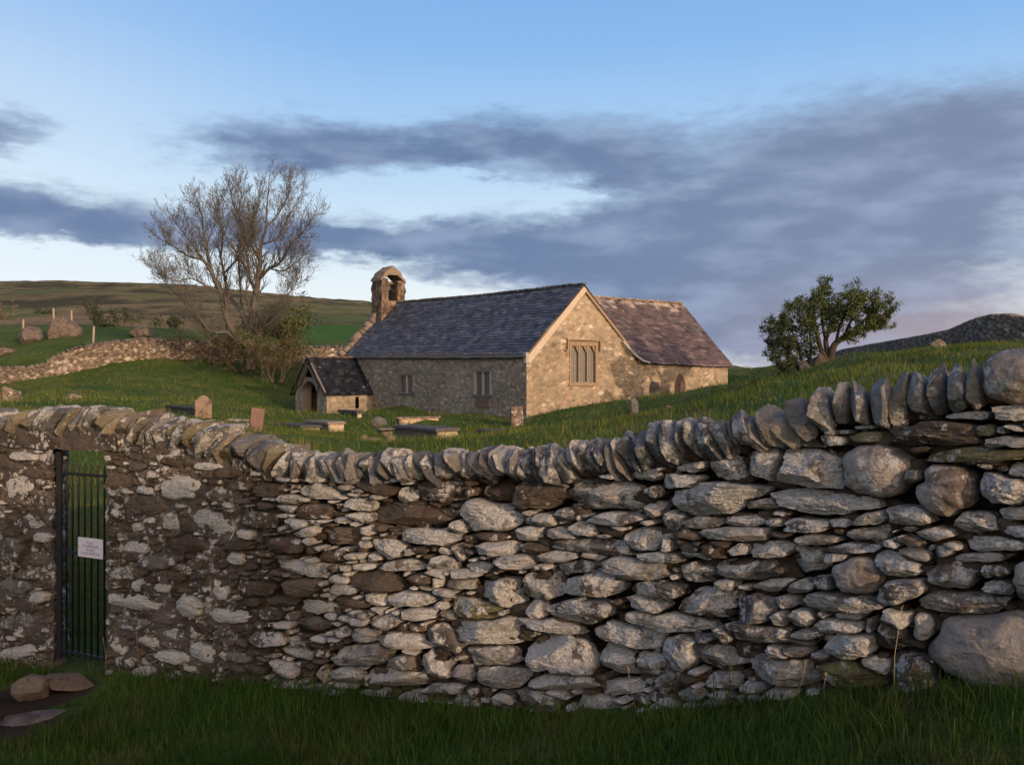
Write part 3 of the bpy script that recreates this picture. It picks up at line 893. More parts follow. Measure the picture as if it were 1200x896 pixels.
    ga, gb, gc1, gd = 1.84, 2.27, 2.88, 3.36; a0, a1 = 15.2, 16.3
    zt = 7.02
    rr = random.Random(3)
    be = empty('bellcote', (0, 0, 0)); be.parent = root; be.location = Vector(C(15.8, 2.6, 5)) - root.location
    def bcbox(name, ga_, gb_, za, zb2, a0_=a0, a1_=a1, seed=1, shear=0):
        n = 10
        D, Fs = cube_sphere(18)
        Vc = D / np.max(np.abs(D), axis=1)[:, None]
        V = []
        CC = []
        for v in Vc:
            p = C((a0_ + a1_) / 2, (ga_ + gb_) / 2, (za + zb2) / 2) + GX * (v[0] * (gb_ - ga_) / 2) + AX * (v[1] * (a1_ - a0_) / 2) + UZ * (v[2] * (zb2 - za) / 2)
            k = fbm(p * 2.2 + Vector((seed, 0, 0)), 3)
            ds_, pt_ = mn.voronoi(Vector((p.x / .24, p.y / .24, p.z / .13)))
            e_ = min(1, max(0, (ds_[1] - ds_[0] - .04) / .2))
            p = p + (GX * v[0] + AX * v[1]) * (.04 * k + .05 * (e_ - .6))
            V.append(p); q = (.45 + 1.0 * cell_rand(pt_[0], 1)) * (.55 + .45 * e_)
            CC.append((.17 * q, .128 * q, .095 * q, 0))
        bb = MB(); bb.add(V, Fs, np.array(CC)); return bb.build(name, M['rubble'], be)
    bcbox('pier', ga, gb, 4.2, zt, seed=1); bcbox('pier', gc1, gd, 4.6, zt - .1, seed=2)
    bcbox('plinth', ga + .02, gd - .02, 4.4, 5.78, a0 + .05, a1 - .05, seed=3)
    # capping: little gabled roof with a lintel under it
    V = []; n = 9
    prof = [(ga - .05, zt - .04), (ga + .13, zt + .17), (ga + .20, zt + .34), (2.44, zt + .62), (2.56, zt + .72), (2.68, zt + .62), (gd - .30, zt + .38), (gd - .22, zt + .16), (gd + .03, zt - .12)]
    for (g_, z_) in prof:
        for aa in (a0 - .04, a1 + .04): V.append(C(aa, g_, z_))
    base = [(gd + .03, zt - .22), (gc1 - .02, zt + .2), (gb + .02, zt + .2), (ga - .05, zt - .14)]
    k0 = len(prof) * 2
    for (g_, z_) in base:
        for aa in (a0 - .04, a1 + .04): V.append(C(aa, g_, z_))
    N2 = len(prof) + len(base)
    Fs = [tuple(2 * i for i in range(N2)), tuple(2 * i + 1 for i in range(N2))[::-1]] + [(2 * i, 2 * i + 1, 2 * ((i + 1) % N2) + 1, 2 * ((i + 1) % N2)) for i in range(N2)]
    bb = MB(); bb.add(V, Fs, (.20, .16, .125, 0)); bb.build('capping', M['rubble'], be, smooth=False)
    for i, (g_, z_, hs) in enumerate(((2.56, zt + .56, .17), (ga + .06, zt + .02, .10), (gd - .06, zt - .02, .10), (2.2, zt + .36, .11), (2.98, zt + .30, .11))):
        Vr, Fr = rock((hs * 1.1, .56, hs), 500 + i, n=6, p=4, cuts=5, crag=.6)
        bb = MB(); bb.add([C(15.75 + v[1], g_ + v[0], z_ + v[2]) for v in Vr], Fr, (.22, .175, .135, 0)); bb.build('cap_stone', M['rubble'], be)
    bb = MB(); bb.box(C(15.75, (gb + gc1) / 2, 6.82), GX * .42, AX * .06, UZ * .07); bb.build('bell_beam', M['timber'], be, smooth=False)
    # bell: lathe
    prof_b = [(.03, 0), (.10, -.02), (.13, -.10), (.15, -.24), (.20, -.34), (.21, -.37), (.17, -.37)]
    V = []; Fs = []
    for (r_, z_) in prof_b:
        for k in range(14):
            q = 2 * math.pi * k / 14
            V.append(C(15.75 + r_ * math.cos(q), 2.62 + r_ * math.sin(q), 6.76 + z_))
    for i in range(len(prof_b) - 1):
        for k in range(14): Fs.append((i * 14 + k, i * 14 + (k + 1) % 14, (i + 1) * 14 + (k + 1) % 14, (i + 1) * 14 + k))
    bb = MB(); bb.add(V, Fs); bb.build('bell', M['bronze'], be)
    # -- raking parapet of the west gable
    rough_beam('west_parapet', C(16.15, -.15, 2.62), C(16.1, 1.9, 4.75), .55, .26, UZ, M['rubble'], root, 11, col=(.19, .155, .125, 0))
    rough_beam('west_parapet', C(16.15, 6.4, 2.62), C(16.1, 3.35, 5.3), .55, .24, UZ, M['rubble'], root, 12, col=(.19, .155, .125, 0))

    # -- porch
    pe = empty('porch', (0, 0, 0)); pe.parent = root; pe.location = Vector(C(14.7, -1.3, -.5)) - root.location
    pa0, pa1, pp = 12.9, 16.6, 2.62; pam = 14.75
    pe0, pe1, prz = .74, .72, 2.55
    zb_f = lambda u: gz1(*(C(pa0 + u, -pp, 0).xy)) - .2
    def ptop(u):
        h = (pa1 - pa0) / 2
        return pe0 + (prz - .05 - pe0) * (1 - abs(u - h) / h)
    arch = arch_fn(pam - pa0, .86, .68, 1.30)
    tri = lambda u, z: z > 1.5 and z < 2.3 - abs(u - (pam - pa0)) * 1.35
    wall_panel('front_wall', C(pa0, -pp, 0), AX, -GX, pa1 - pa0, zb_f, ptop, GREY, pe, [arch, tri], seed=4, step=.05)
    slit = lambda u, z: 1.62 < u < 1.80 and -.08 < z < .52
    wall_panel('side_wall', C(pa0, -pp, 0), GX, -AX, pp, lambda u: gz1(*(C(pa0, -pp + u, 0).xy)) - .2, lambda u: pe0 + .02, WARM[1:5] + GREY[:2], pe, [slit], seed=6, step=.05)
    wall_panel('side_wall', C(pa1, -pp, 0), GX, AX, pp, lambda u: -1.0, lambda u: pe1 + .02, GREY, pe, (), seed=7, step=.1)
    # reveal of the arch, and dark inside
    V = []; Fs = []; n = 22
    outl = [(-.86, -.9)] + [(-.86 * math.cos(math.pi * k / n), .68 + .62 * math.sin(math.pi * k / n)) for k in range(n + 1)] + [(.86, -.9)]
    for (x_, z_) in outl:
        V += [C(pam + x_, -pp - .035, z_), C(pam + x_, -pp + .45, z_)]
    for k in range(len(outl) - 1): Fs.append((2 * k, 2 * k + 2, 2 * k + 3, 2 * k + 1))
    bb = MB(); bb.add(V, Fs, (.22, .195, .16, 0)); bb.build('arch_reveal', M['rubble'], pe, smooth=False)
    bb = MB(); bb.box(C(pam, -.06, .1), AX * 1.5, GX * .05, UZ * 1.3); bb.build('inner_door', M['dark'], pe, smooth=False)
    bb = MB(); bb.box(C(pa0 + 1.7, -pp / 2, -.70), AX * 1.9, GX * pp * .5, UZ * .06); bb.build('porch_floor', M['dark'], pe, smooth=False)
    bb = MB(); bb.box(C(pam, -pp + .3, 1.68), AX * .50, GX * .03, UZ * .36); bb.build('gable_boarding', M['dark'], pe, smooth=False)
    # arched timber head over the door, and rafters
    n = 14; V = []; Fs = []
    for k in range(n + 1):
        q = math.pi * (.06 + .88 * k / n); co, si = math.cos(q), math.sin(q)
        for rr_, zz in ((.87, .62), (1.06, .84)):
            for dd in (-.09, .05): V.append(C(pam - rr_ * co, -pp + dd, .68 + zz * si))
    for k in range(n):
        a_ = 4 * k
        Fs += [(a_, a_ + 4, a_ + 6, a_ + 2), (a_ + 2, a_ + 6, a_ + 7, a_ + 3), (a_, a_ + 1, a_ + 5, a_ + 4), (a_ + 1, a_ + 3, a_ + 7, a_ + 5)]
    bb = MB(); bb.add(V, Fs); bb.build('arch_timber', M['timber'], pe, smooth=False)
    for sgn in (-1, 1):
        for (off, wdt, lo) in ((.06, .07, .0), (.42, .05, .35)):
            p0_ = C(pam + sgn * (1.95 - off - lo), -pp - .12, .70 + .02 + lo * .95 - (.0 if off < .1 else .0)); p1_ = C(pam + sgn * .02, -pp - .12, prz - .06 - off * .85)
            d_ = p1_ - p0_; n_ = (UZ - d_.normalized() * d_.normalized().z).normalized()
            bb = MB(); bb.box((p0_ + p1_) / 2, d_ / 2, GX * .05, n_ * wdt); bb.build('rafter', M['timber'], pe, smooth=False)
    DPAL = DARKS
    slate_roof('porch_roof', C(pa0 - .16, -pp - .25, pe0 - .13), C(pa0 - .16, .02, pe0 - .10), C(pam, -pp - .25, prz), C(pam, .6, prz + .02), 13, .30, DPAL, M['porch_slate'], pe, seed=21, sag=.03)
    slate_roof('porch_roof', C(pa1 + .16, .02, pe1 - .10), C(pa1 + .16, -pp - .25, pe1 - .13), C(pam, .6, prz + .02), C(pam, -pp - .25, prz), 13, .30, DPAL, M['porch_slate'], pe, seed=22, sag=.03)
    rough_beam('ridge_tiles', C(pam, -pp - .22, prz + .02), C(pam, .2, prz + .03), .24, .06, UZ, M['rubble'], pe, 13, col=(.11, .085, .075, 0), amp=.05)
    return root


build_church()
# ------------------------------------------------------------------ the near dry-stone wall
def catmull(pts, n=60):
    pts = np.array(pts, dtype=float); p = np.vstack([2 * pts[0] - pts[1], pts, 2 * pts[-1] - pts[-2]])
    out = []
    for i in range(1, len(p) - 2):
        for k in range(n):
            t_ = k / n
            out.append(.5 * ((2 * p[i]) + (-p[i - 1] + p[i + 1]) * t_ + (2 * p[i - 1] - 5 * p[i] + 4 * p[i + 1] - p[i + 2]) * t_ ** 2 + (-p[i - 1] + 3 * p[i] - 3 * p[i + 1] + p[i + 2]) * t_ ** 3))
    out.append(p[-2]); return np.array(out)


WC = catmull(WPLAN)
WS = np.concatenate([[0], np.cumsum(np.hypot(*np.diff(WC, axis=0).T))])
WL = WS[-1]
_sg = np.linspace(0, WL, 600)
_wx, _wy = np.interp(_sg, WS, WC[:, 0]), np.interp(_sg, WS, WC[:, 1])
_tx, _ty = np.gradient(_wx, _sg), np.gradient(_wy, _sg)
_k = np.ones(41) / 41
_tx = np.convolve(np.pad(_tx, 20, 'edge'), _k, 'valid'); _ty = np.convolve(np.pad(_ty, 20, 'edge'), _k, 'valid')
_l = np.hypot(_tx, _ty); _tx /= _l; _ty /= _l
_nx, _ny = _ty, -_tx                      # towards the camera
_wpx = 600 + F * _wx / _wy


def W(s, h, o=0.0):
    s = np.asarray(s, dtype=float)
    x = np.interp(s, _sg, _wx) + np.interp(s, _sg, _nx) * o
    y = np.interp(s, _sg, _wy) + np.interp(s, _sg, _ny) * o
    return np.stack([x, y, np.broadcast_to(h, x.shape)], -1)


def s_px(px): return np.interp(px, _wpx, _sg)
def d_px(px): return np.interp(px, _wpx, _wy)
def z_px(px, py): return EYE + (HZ - py) / F * d_px(px)


TOPC = [(-200, 482), (0, 480), (40, 473), (100, 476), (160, 484), (200, 492), (240, 500), (270, 508), (300, 513), (330, 525), (360, 527), (420, 528), (480, 527), (540, 524), (600, 523), (650, 519), (700, 515),
        (740, 500), (770, 493), (800, 489), (830, 487), (870, 479), (900, 474), (950, 456), (1000, 442), (1060, 434), (1140, 420), (1200, 410), (1400, 385), (2000, 330), (4000, 300)]
BOTC = [(-200, 512), (0, 510), (60, 511), (100, 513), (150, 520), (200, 530), (260, 546), (330, 560), (400, 561), (500, 562), (600, 562), (700, 557), (750, 550), (800, 542), (900, 519), (960, 506), (1000, 499), (1060, 497), (1100, 486),
        (1150, 478), (1200, 470), (1400, 440), (2000, 390), (4000, 380)]
topc = lambda px: np.interp(px, *zip(*TOPC)); botc = lambda px: np.interp(px, *zip(*BOTC))
_zt = EYE + (HZ - botc(_wpx)) / F * _wy           # top of the face under the coping
_zc = EYE + (HZ - topc(_wpx)) / F * _wy
_gr = gz(_wx, _wy, False)
S_G0, S_G1, S_M = float(s_px(60)), float(s_px(122)), float(s_px(330))
Z_LB = float(z_px(90, 527))                       # underside of the lintel

# stones read off the photograph: centre x, y, width, height, tilt (degrees, clockwise)
BIG = """629 689 46 31;691 686 77 29;739 669 69 27;769 694 74 22 8;750 710 46 22 18;676 720 74 30;623 720 20 27;639 736 74 17 10;724 746 83 32 12;771 731 114 20 7;817 709 72 38;884 720 63 37
900 746 114 24 7;647 770 83 51;716 777 48 36 15;757 780 33 30;788 767 37 37;834 769 54 31;651 801 77 17;777 801 28 22;804 817 31 17;723 808 48 18 -10;840 800 43 20;876 808 37 13;911 817 37 17
911 688 60 18;868 671 66 22;843 687 21 13;808 674 37 22;911 766 40 20 10;843 746 32 20 30;818 750 22 14;667 667 43 17;806 649 40 17 20;768 654 49 14;897 647 48 18
939 659 41 30;991 645 58 12;975 655 28 12;999 677 52 42 0 r;1047 666 58 30 10;1051 694 60 30 -8;1110 679 62 33;1165 672 40 18;1164 691 48 21;1065 651 33 15 15;1140 656 58 12;1165 640 75 18
1205 683 45 45 0 r;925 689 48 19;960 686 30 20;980 708 98 24 5;1122 711 120 28 5;915 707 28 17;905 726 24 24;934 726 32 24;975 736 55 15;988 724 32 10;1012 736 10 24 20;1044 727 37 20 15;1075 740 28 36 30
927 747 60 18;922 765 42 18;912 787 66 42;990 760 58 30;1036 748 42 36 0 h;1020 782 42 22 15;995 793 70 34 0 Y;1065 790 60 42 20;1155 764 145 82 0 r
625 581 70 34 0 b;703 582 108 36 0 w;831 585 110 35;777 610 30 26;760 600 24 20;715 608 50 13;677 621 30 17;657 605 24 18;818 615 54 12;865 612 44 13;853 626 72 15;750 635 37 28 0 w;805 647 42 20 30;778 641 13 24
685 641 86 15 5;885 545 44 34 0 w;851 550 46 30;797 550 26 16;790 566 46 22;750 557 34 20;615 627 36 16;651 627 40 13 5
945 553 86 46 12;1018 553 70 56 0 r;1100 575 62 58 0 r;1170 578 62 34 10;963 590 122 28 4 w;1060 605 54 20;1017 607 40 17 -10;1133 612 52 24 15;1185 605 45 22;1140 535 130 16 -4 y;1010 514 38 15 0 y;1085 510 95 26 0 b
1125 487 52 12;1185 485 60 20;1147 507 24 14 0 y;1068 560 26 20;1193 552 34 20;472 582 21 21 0 w;510 577 50 26 0 b;577 580 46 30 0 b;478 605 84 26 5 b;568 604 60 36 0 w;532 619 21 19 0 w;500 630 64 20 0 w;575 644 46 17 0 w
450 645 36 24 20;530 648 15 22;465 664 46 13;432 655 18 11 0 w;393 630 46 20 0 b;552 672 42 18;580 696 52 34 5;537 687 32 13;551 673 45 15;551 716 57 24 8 Y;567 743 88 33;487 721 40 15;517 724 23 13;470 753 57 18 5
515 750 40 26 35;420 770 70 28 -8;573 771 60 23;505 786 44 36 25;466 781 31 19;457 797 71 27;586 796 60 23;534 794 28 22;514 810 48 13;400 793 34 17;423 747 31 20;477 704 48 17;446 731 34 16;371 796 14 22 -20;328 788 32 14 20
361 734 37 17 0 g;380 724 17 13 0 w;437 683 57 20 0 b;600 660 40 16;648 655 40 14;1180 520 60 14;1195 625 50 24;1090 627 40 14;1010 627 50 14;940 618 50 16;880 592 44 16;760 577 20 14""".replace('\n', ';')
LEFT = """210 572 44 30 0 w;247 612 50 28 15 w;198 612 22 22 0 w;160 618 13 11 0 w;155 642 33 15 0 w;156 706 70 17 10 w;220 712 30 24 0 w;257 688 20 32 0 w;265 722 48 17 5 w;236 765 33 22 20 w;160 686 17 17 0 w;134 755 30 22 30 w
330 786 33 16 25 w;122 734 12 14 0 w;170 752 25 13 10 w;180 660 40 16 0 g;275 655 20 16 0 w;300 690 40 18 0 b;215 640 50 18 0 b;270 770 44 14 10 g;310 750 40 16 0 g;165 592 60 22 0 b;140 565 40 16 0 b;300 610 40 20 0 b;330 640 40 20 0 b
150 730 40 16 5 g;205 745 40 16 5 g;350 690 40 20 0 b;280 640 34 12 0 b;250 580 40 14 0 b;310 575 34 16 0 b;365 600 40 18 0 b;232 663 30 12 0 b;130 605 26 22 0 b;190 690 24 12 0 w;140 672 30 14 0 g;200 770 40 14 10 w
20 570 36 26 0 w;30 610 44 18 0 g;12 645 34 30 0 g;40 655 36 18 0 b;18 690 40 22 0 g;45 700 30 14 0 w;15 730 50 20 0 g;45 745 30 14 0 b;20 765 44 14 -8 w;-20 600 40 26 0 g;-25 660 50 22 0 b;-20 720 50 24 0 g;45 585 28 20 0 b;40 555 30 14 0 b;-10 545 40 16 0 b
48 630 20 14 0 w;30 675 30 12 0 b""".replace('\n', ';')


def read_stones():
    L = []
    for src, left in ((BIG, False), (LEFT, True)):
        for q in src.split(';'):
            q = q.split()
            if len(q) < 4: continue
            cx, cy, w, h = map(float, q[:4]); th = math.radians(float(q[4])) if len(q) > 4 else 0.0
            kd = q[5] if len(q) > 5 else '.'
            ax_, ay_ = w / 2 * math.cos(th), w / 2 * math.sin(th)
            p0 = (s_px(cx - ax_), z_px(cx - ax_, cy - ay_)); p1 = (s_px(cx + ax_), z_px(cx + ax_, cy + ay_))
            u = np.array((p1[0] - p0[0], p1[1] - p0[1])); a = np.linalg.norm(u) / 2
            b = h / 2 * d_px(cx) / F
            L.append(dict(s=float(s_px(cx)), h=float(z_px(cx, cy)), a=float(a), b=float(b), th=math.atan2(u[1], u[0]), k=kd, left=left, area=w * h, cap=1.30, px=cx))
    return L


RES = 0.0065
GS = np.arange(0.0, WL, RES); GH = np.arange(-1.25, 2.3, RES)


def metric(st, S, H):
    c, s_ = math.cos(st['th']), math.sin(st['th'])
    u = (S - st['s']) * c + (H - st['h']) * s_; v = -(S - st['s']) * s_ + (H - st['h']) * c
    p = 2.2 if st['k'] == 'r' else 4.0
    return (np.abs(u / st['a']) ** p + np.abs(v / st['b']) ** p) ** (1 / p)


def layout():
    st = read_stones()
    Mf = np.full((len(GS), len(GH)), 9.0, dtype=np.float32); Lb = np.full(Mf.shape, -1, dtype=np.int32)
    top = np.interp(GS, _sg, _zt); gr = np.interp(GS, _sg, _gr) - .12
    ok = (GH[None, :] < top[:, None]) & (GH[None, :] > gr[:, None])
    gate = ((GS > S_G0 - .01) & (GS < S_G1 + .01))[:, None] & (GH < Z_LB + .15)[None, :]
    ok &= ~gate
    spx = np.interp(GS, _sg, _wpx)
    # band for the lintel over the gate
    ok &= ~(((GS < S_G1 + .16) & (GS > s_px(-60)))[:, None] & (GH > Z_LB - .02)[None, :])
    def paint(i):
        q = st[i]; r = 1.7 * max(q['a'], q['b'])
        i0, i1 = np.searchsorted(GS, (q['s'] - r, q['s'] + r)); j0, j1 = np.searchsorted(GH, (q['h'] - r, q['h'] + r))
        if i1 <= i0 or j1 <= j0: return
        m_ = metric(q, GS[i0:i1, None], GH[None, j0:j1]) * (.78 if q['k'] == 'r' else 1.0)
        sub = Mf[i0:i1, j0:j1]; w_ = (m_ < sub) & (m_ < 1.7)
        sub[w_] = m_[w_]; Lb[i0:i1, j0:j1][w_] = i
    for i in range(len(st)): paint(i)
    r = random.Random(42)
    def look(s, h):
        i = int(s / RES); j = int((h - GH[0]) / RES)
        if 0 <= i < len(GS) and 0 <= j < len(GH) and ok[i, j]: return Mf[i, j]
        return 0
    for (b0, b1, tries, thr) in ((.026, .040, 1200, 1.45), (.016, .026, 3000, 1.36), (.009, .016, 8000, 1.26)):
        free = np.argwhere(ok & (Mf > thr))
        for _ in range(tries):
            if len(free) == 0: break
            i, j = free[r.randrange(len(free))]
            s, h = GS[i], GH[j]
            if Mf[i, j] <= thr: continue
            b = r.uniform(b0, b1); a = b * r.uniform(2.0, 5.2); th = r.gauss(0, .10)
            left = s < S_M - .1
            while a > b * 1.0:
                c, sn = math.cos(th), math.sin(th)
                if all(look(s + x * a * c - y * b * sn, h + x * a * sn + y * b * c) > 1.12 for x, y in ((.95, 0), (-.95, 0), (0, .95), (0, -.95))): break
                a *= .8
            else: continue
            st.append(dict(s=float(s), h=float(h), a=a, b=b, th=th, k='b' if left and r.random() < .75 else r.choice('...wwbb'), left=left, area=0, cap=1.36, px=float(np.interp(s, _sg, _wpx))))
            paint(len(st) - 1)
    return st, Mf, Lb, ok


def stone_patch(i, q, Mf, Lb, ok, big):
    r = random.Random(1000 + i)
    n = 60 if q['area'] > 2500 else 44 if q['area'] > 700 else 30
    rings = 13 if q['area'] > 2500 else 9 if q['area'] > 700 else 6
    c, sn = math.cos(q['th']), math.sin(q['th'])
    cap = (.92 if q['k'] == 'r' else q['cap']) if not q['left'] else 1.12
    rad = np.zeros(n); step = .0045
    lim = int(1.6 * max(q['a'], q['b']) / step) + 2
    ang = np.linspace(0, 2 * math.pi, n, endpoint=False)
    # sample angles evenly along an ellipse so that long stones keep their ends
    du, dv = q['a'] * np.cos(ang), q['b'] * np.sin(ang); ang = np.arctan2(dv, du)
    us = np.cos(ang); vs = np.sin(ang)
    for k in range(n):
        dx, dy = us[k] * c - vs[k] * sn, us[k] * sn + vs[k] * c
        t_ = np.arange(1, lim) * step
        I = ((q['s'] + dx * t_) / RES).astype(int); J = ((q['h'] + dy * t_ - GH[0]) / RES).astype(int)
        good = (I >= 0) & (I < len(GS)) & (J >= 0) & (J < len(GH))
        I = np.clip(I, 0, len(GS) - 1); J = np.clip(J, 0, len(GH) - 1)
        good &= (Lb[I, J] == i) & (Mf[I, J] < cap) & ok[I, J]
        bad = np.argmin(good) if not good.all() else lim - 1
        rad[k] = bad * step
    if rad.max() < .012: return None
    for _ in range(2): rad = .22 * np.roll(rad, 1) + .56 * rad + .22 * np.roll(rad, -1)
    mr = math.sqrt(q['a'] * q['b'])
    # angular outline: corners joined by straight edges
    ks = sorted(r.sample(range(n), r.randint(6, 9)))
    kk = np.array(ks + [ks[0] + n]); rr_ = rad[kk % n]; X_, Y_ = rr_ * us[kk % n], rr_ * vs[kk % n]
    poly = rad.copy()
    for a_ in range(len(ks)):
        for m_ in range(kk[a_] + 1, kk[a_ + 1]):
            x1, y1, x2, y2 = X_[a_], Y_[a_], X_[a_ + 1], Y_[a_ + 1]; dx, dy = us[m_ % n], vs[m_ % n]
            den = dx * (y2 - y1) - dy * (x2 - x1)
            if abs(den) > 1e-9:
                t0 = (x1 * (y2 - y1) - y1 * (x2 - x1)) / den
                if 0 < t0: poly[m_ % n] = min(t0, rad[m_ % n] * 1.02)
    f_ = 0.0 if q['k'] == 'r' else .85
    rad = rad * (1 - f_) + np.clip(poly, rad * .80, rad) * f_
    gap = r.uniform(.002, .007)
    rad = np.maximum(rad - gap, .004)
    ov = r.uniform(0, 90)
    ca_ = 2.0 if q['left'] else 1.0
    rad *= 1 + ca_ * np.array([.08 * mn.noise(Vector((math.cos(x) * 1.3 + ov, math.sin(x) * 1.3, ov))) + .05 * mn.noise(Vector((math.cos(x) * 4 + ov, math.sin(x) * 4, ov))) for x in ang])
    small = min(q['a'], q['b'])
    D = min(.085, (.75 if q['k'] == 'r' else .50) * small * 1.5)
    base = r.uniform(-.045, .02) + (.015 if q['area'] > 1500 else 0)
    if q['left']: base = r.uniform(-.010, .022); D = min(D, .04)
    if q['k'] == 'h': base -= .03
    if q['k'] == 'r': base = .03; D = min(.12, small * .9)
    planes = []
    if q['k'] != 'r':
        for _ in range(3 if q['area'] < 700 else 5):
            g = r.uniform(0, 2 * math.pi); sl = r.uniform(.3, 1.4) * (.5 if q['left'] else 1)
            planes.append((math.cos(g) * sl * D / q['a'], math.sin(g) * sl * D / q['b'], r.uniform(.02, .45) * D))
    prof = np.concatenate([[0], np.linspace(0, 1, rings + 1)[1:] ** .62])
    expo = 2.4 if q['k'] == 'r' else r.uniform(6, 13)
    V = []; 
    rf = r.uniform(-.02, .02)
    for ri, rho in enumerate(prof):
        if ri == 0 and V: continue
        cnt = 1 if ri == 0 else n
        for k in range(cnt):
            u = rad[k] * rho * us[k] if ri else 0; v = rad[k] * rho * vs[k] if ri else 0
            hgt = base + D * ((1 - rho ** expo) ** .55 - 1)
            for (pu, pv, pc) in planes:
                hgt = min(hgt, base + pc - .0 - (pu * u + pv * v) * 1.6)
            w = Vector((u + q['s'], (v + q['h']) * 1.6, ov))
            amp = min(1.0, small / .05)
            lw_ = Vector((w.x * .8, w.y * 2.2, w.z)); nz = .010 * fbm(w * 9, 3) + .015 * (abs(mn.noise(lw_ * 22)) + .5 * abs(mn.noise(lw_ * 47)) - .35) + .004 * fbm(w * 60, 2)
            if q['k'] == 'r': nz *= .55
            # split bedding planes
            hgt += nz * (amp if not q['left'] else amp * .7)
            V.append((u, v, hgt))
    V += [(V[-n + k][0] * .97, V[-n + k][1] * .97, base - D - .13) for k in range(n)]
    V = np.array(V)
    su = q['s'] + V[:, 0] * c - V[:, 1] * sn; hv = q['h'] + V[:, 0] * sn + V[:, 1] * c
    Wd = W(su, hv, V[:, 2])
    Fs = [(0, 1 + k, 1 + (k + 1) % n) for k in range(n)]
    for ri in range(len(prof) - 1):
        a_ = 1 + ri * n
        Fs += [(a_ + k, a_ + n + k, a_ + n + (k + 1) % n, a_ + (k + 1) % n) for k in range(n)]
    rr = r.random(); g = r.uniform(.75, 1.25)
    kd = q['k']
    right = max(0, min(1, (q['px'] - 300) / 500))
    tones = [(.345, .33, .305), (.28, .27, .255), (.385, .36, .33), (.165, .153, .14)]
    col = np.array(tones[int(rr * 4)]) * g; al = r.uniform(.55, 1.05)
    if kd == 'w': col = np.array((.24, .22, .195)) * g; al = r.uniform(.9, 1.25)
    elif kd == 'b': col = np.array((.115, .092, .073)) * g; al = r.uniform(.15, .6)
    elif kd == 'g': col = np.array((.15, .14, .13)) * g; al = r.uniform(.4, .85)
    elif kd == 'y': col = np.array((.23, .21, .12)) * g; al = .62
    elif kd == 'Y': col = np.array((.20, .19, .085)) * g; al = .62
    elif kd == 'h': col = np.array((.12, .095, .07)); al = .7
    elif kd == 'r': col = np.array((.34, .305, .275)) * r.uniform(.95, 1.15); al = r.uniform(.4, .6)
    if q['left'] and kd == 'w': al = r.uniform(1.0, 1.35)
    return Wd, Fs, (*col, al)


def core_piece(s0, s1, hb, ht, o_front, o_back, mat, name, parent, colf, res=.022, back_shift0=0.0, back_shift1=0.0):
    """wall body behind the facing stones: rough front, closed top, back and ends"""
    ns = max(3, int((s1 - s0) / res)); ss = np.linspace(s0, s1, ns + 1)
    nh = max(3, int(max(ht(x) - hb(x) for x in ss) / res))
    V = []; CC = []
    for s in ss:
        b_, t_ = hb(s), ht(s)
        for k in range(nh + 1):
            h = b_ + (t_ - b_) * k / nh
            p = Vector((s * 9, h * 14, 3.3)); m_ = o_front(s)
            o = m_[0] + m_[1] * (.55 * fbm(p, 3) + .45 * fbm(p * 4, 2))
            V.append(W(s, h, o)); CC.append(colf(s, h))
    nf = ns + 1; m = nh + 1
    Fs = [(i * m + k, (i + 1) * m + k, (i + 1) * m + k + 1, i * m + k + 1) for i in range(ns) for k in range(nh)]
    base = len(V)
    for i, s in enumerate(ss):
        f_ = i / ns; sb = s + back_shift0 * (1 - f_) ** 8 + back_shift1 * f_ ** 8
        for h in (hb(s), ht(s)):
            V.append(W(sb, h, o_back)); CC.append(colf(s, h))
    for i in range(ns):
        b0, b1 = base + 2 * i, base + 2 * i + 2
        Fs += [(i * m + nh, (i + 1) * m + nh, b1 + 1, b0 + 1), (b0, b0 + 1, b1 + 1, b1)]
    # end caps (the jambs), subdivided so that they can be rough
    for end, i in ((0, 0), (1, ns)):
        nb = 12; st0 = len(V)
        for k in range(m):
            pf = np.array(V[i * m + k]); bb_, bt_ = np.array(V[base + 2 * i]), np.array(V[base + 2 * i + 1])
            pb = bb_ + (bt_ - bb_) * k / nh
            for j in range(nb + 1):
                p = pf + (pb - pf) * j / nb
                w_ = math.sin(math.pi * j / nb)
                nn = .05 * (fbm(Vector(p) * 9, 3) + .6 * fbm(Vector((p[0] * 3, p[1] * 3, p[2] * 22)), 2)) * min(1, 3 * w_)
                t2 = np.array((np.interp(s0, _sg, _tx), np.interp(s0, _sg, _ty), 0)) * (1 if end else -1)
                V.append(p + t2 * nn); CC.append(colf(ss[i], p[2]))
        for k in range(nh):
            for j in range(nb):
                a_ = st0 + k * (nb + 1) + j
                Fs.append((a_, a_ + 1, a_ + nb + 2, a_ + nb + 1))
    return mk(name, V, Fs, mat, parent, col=CC)


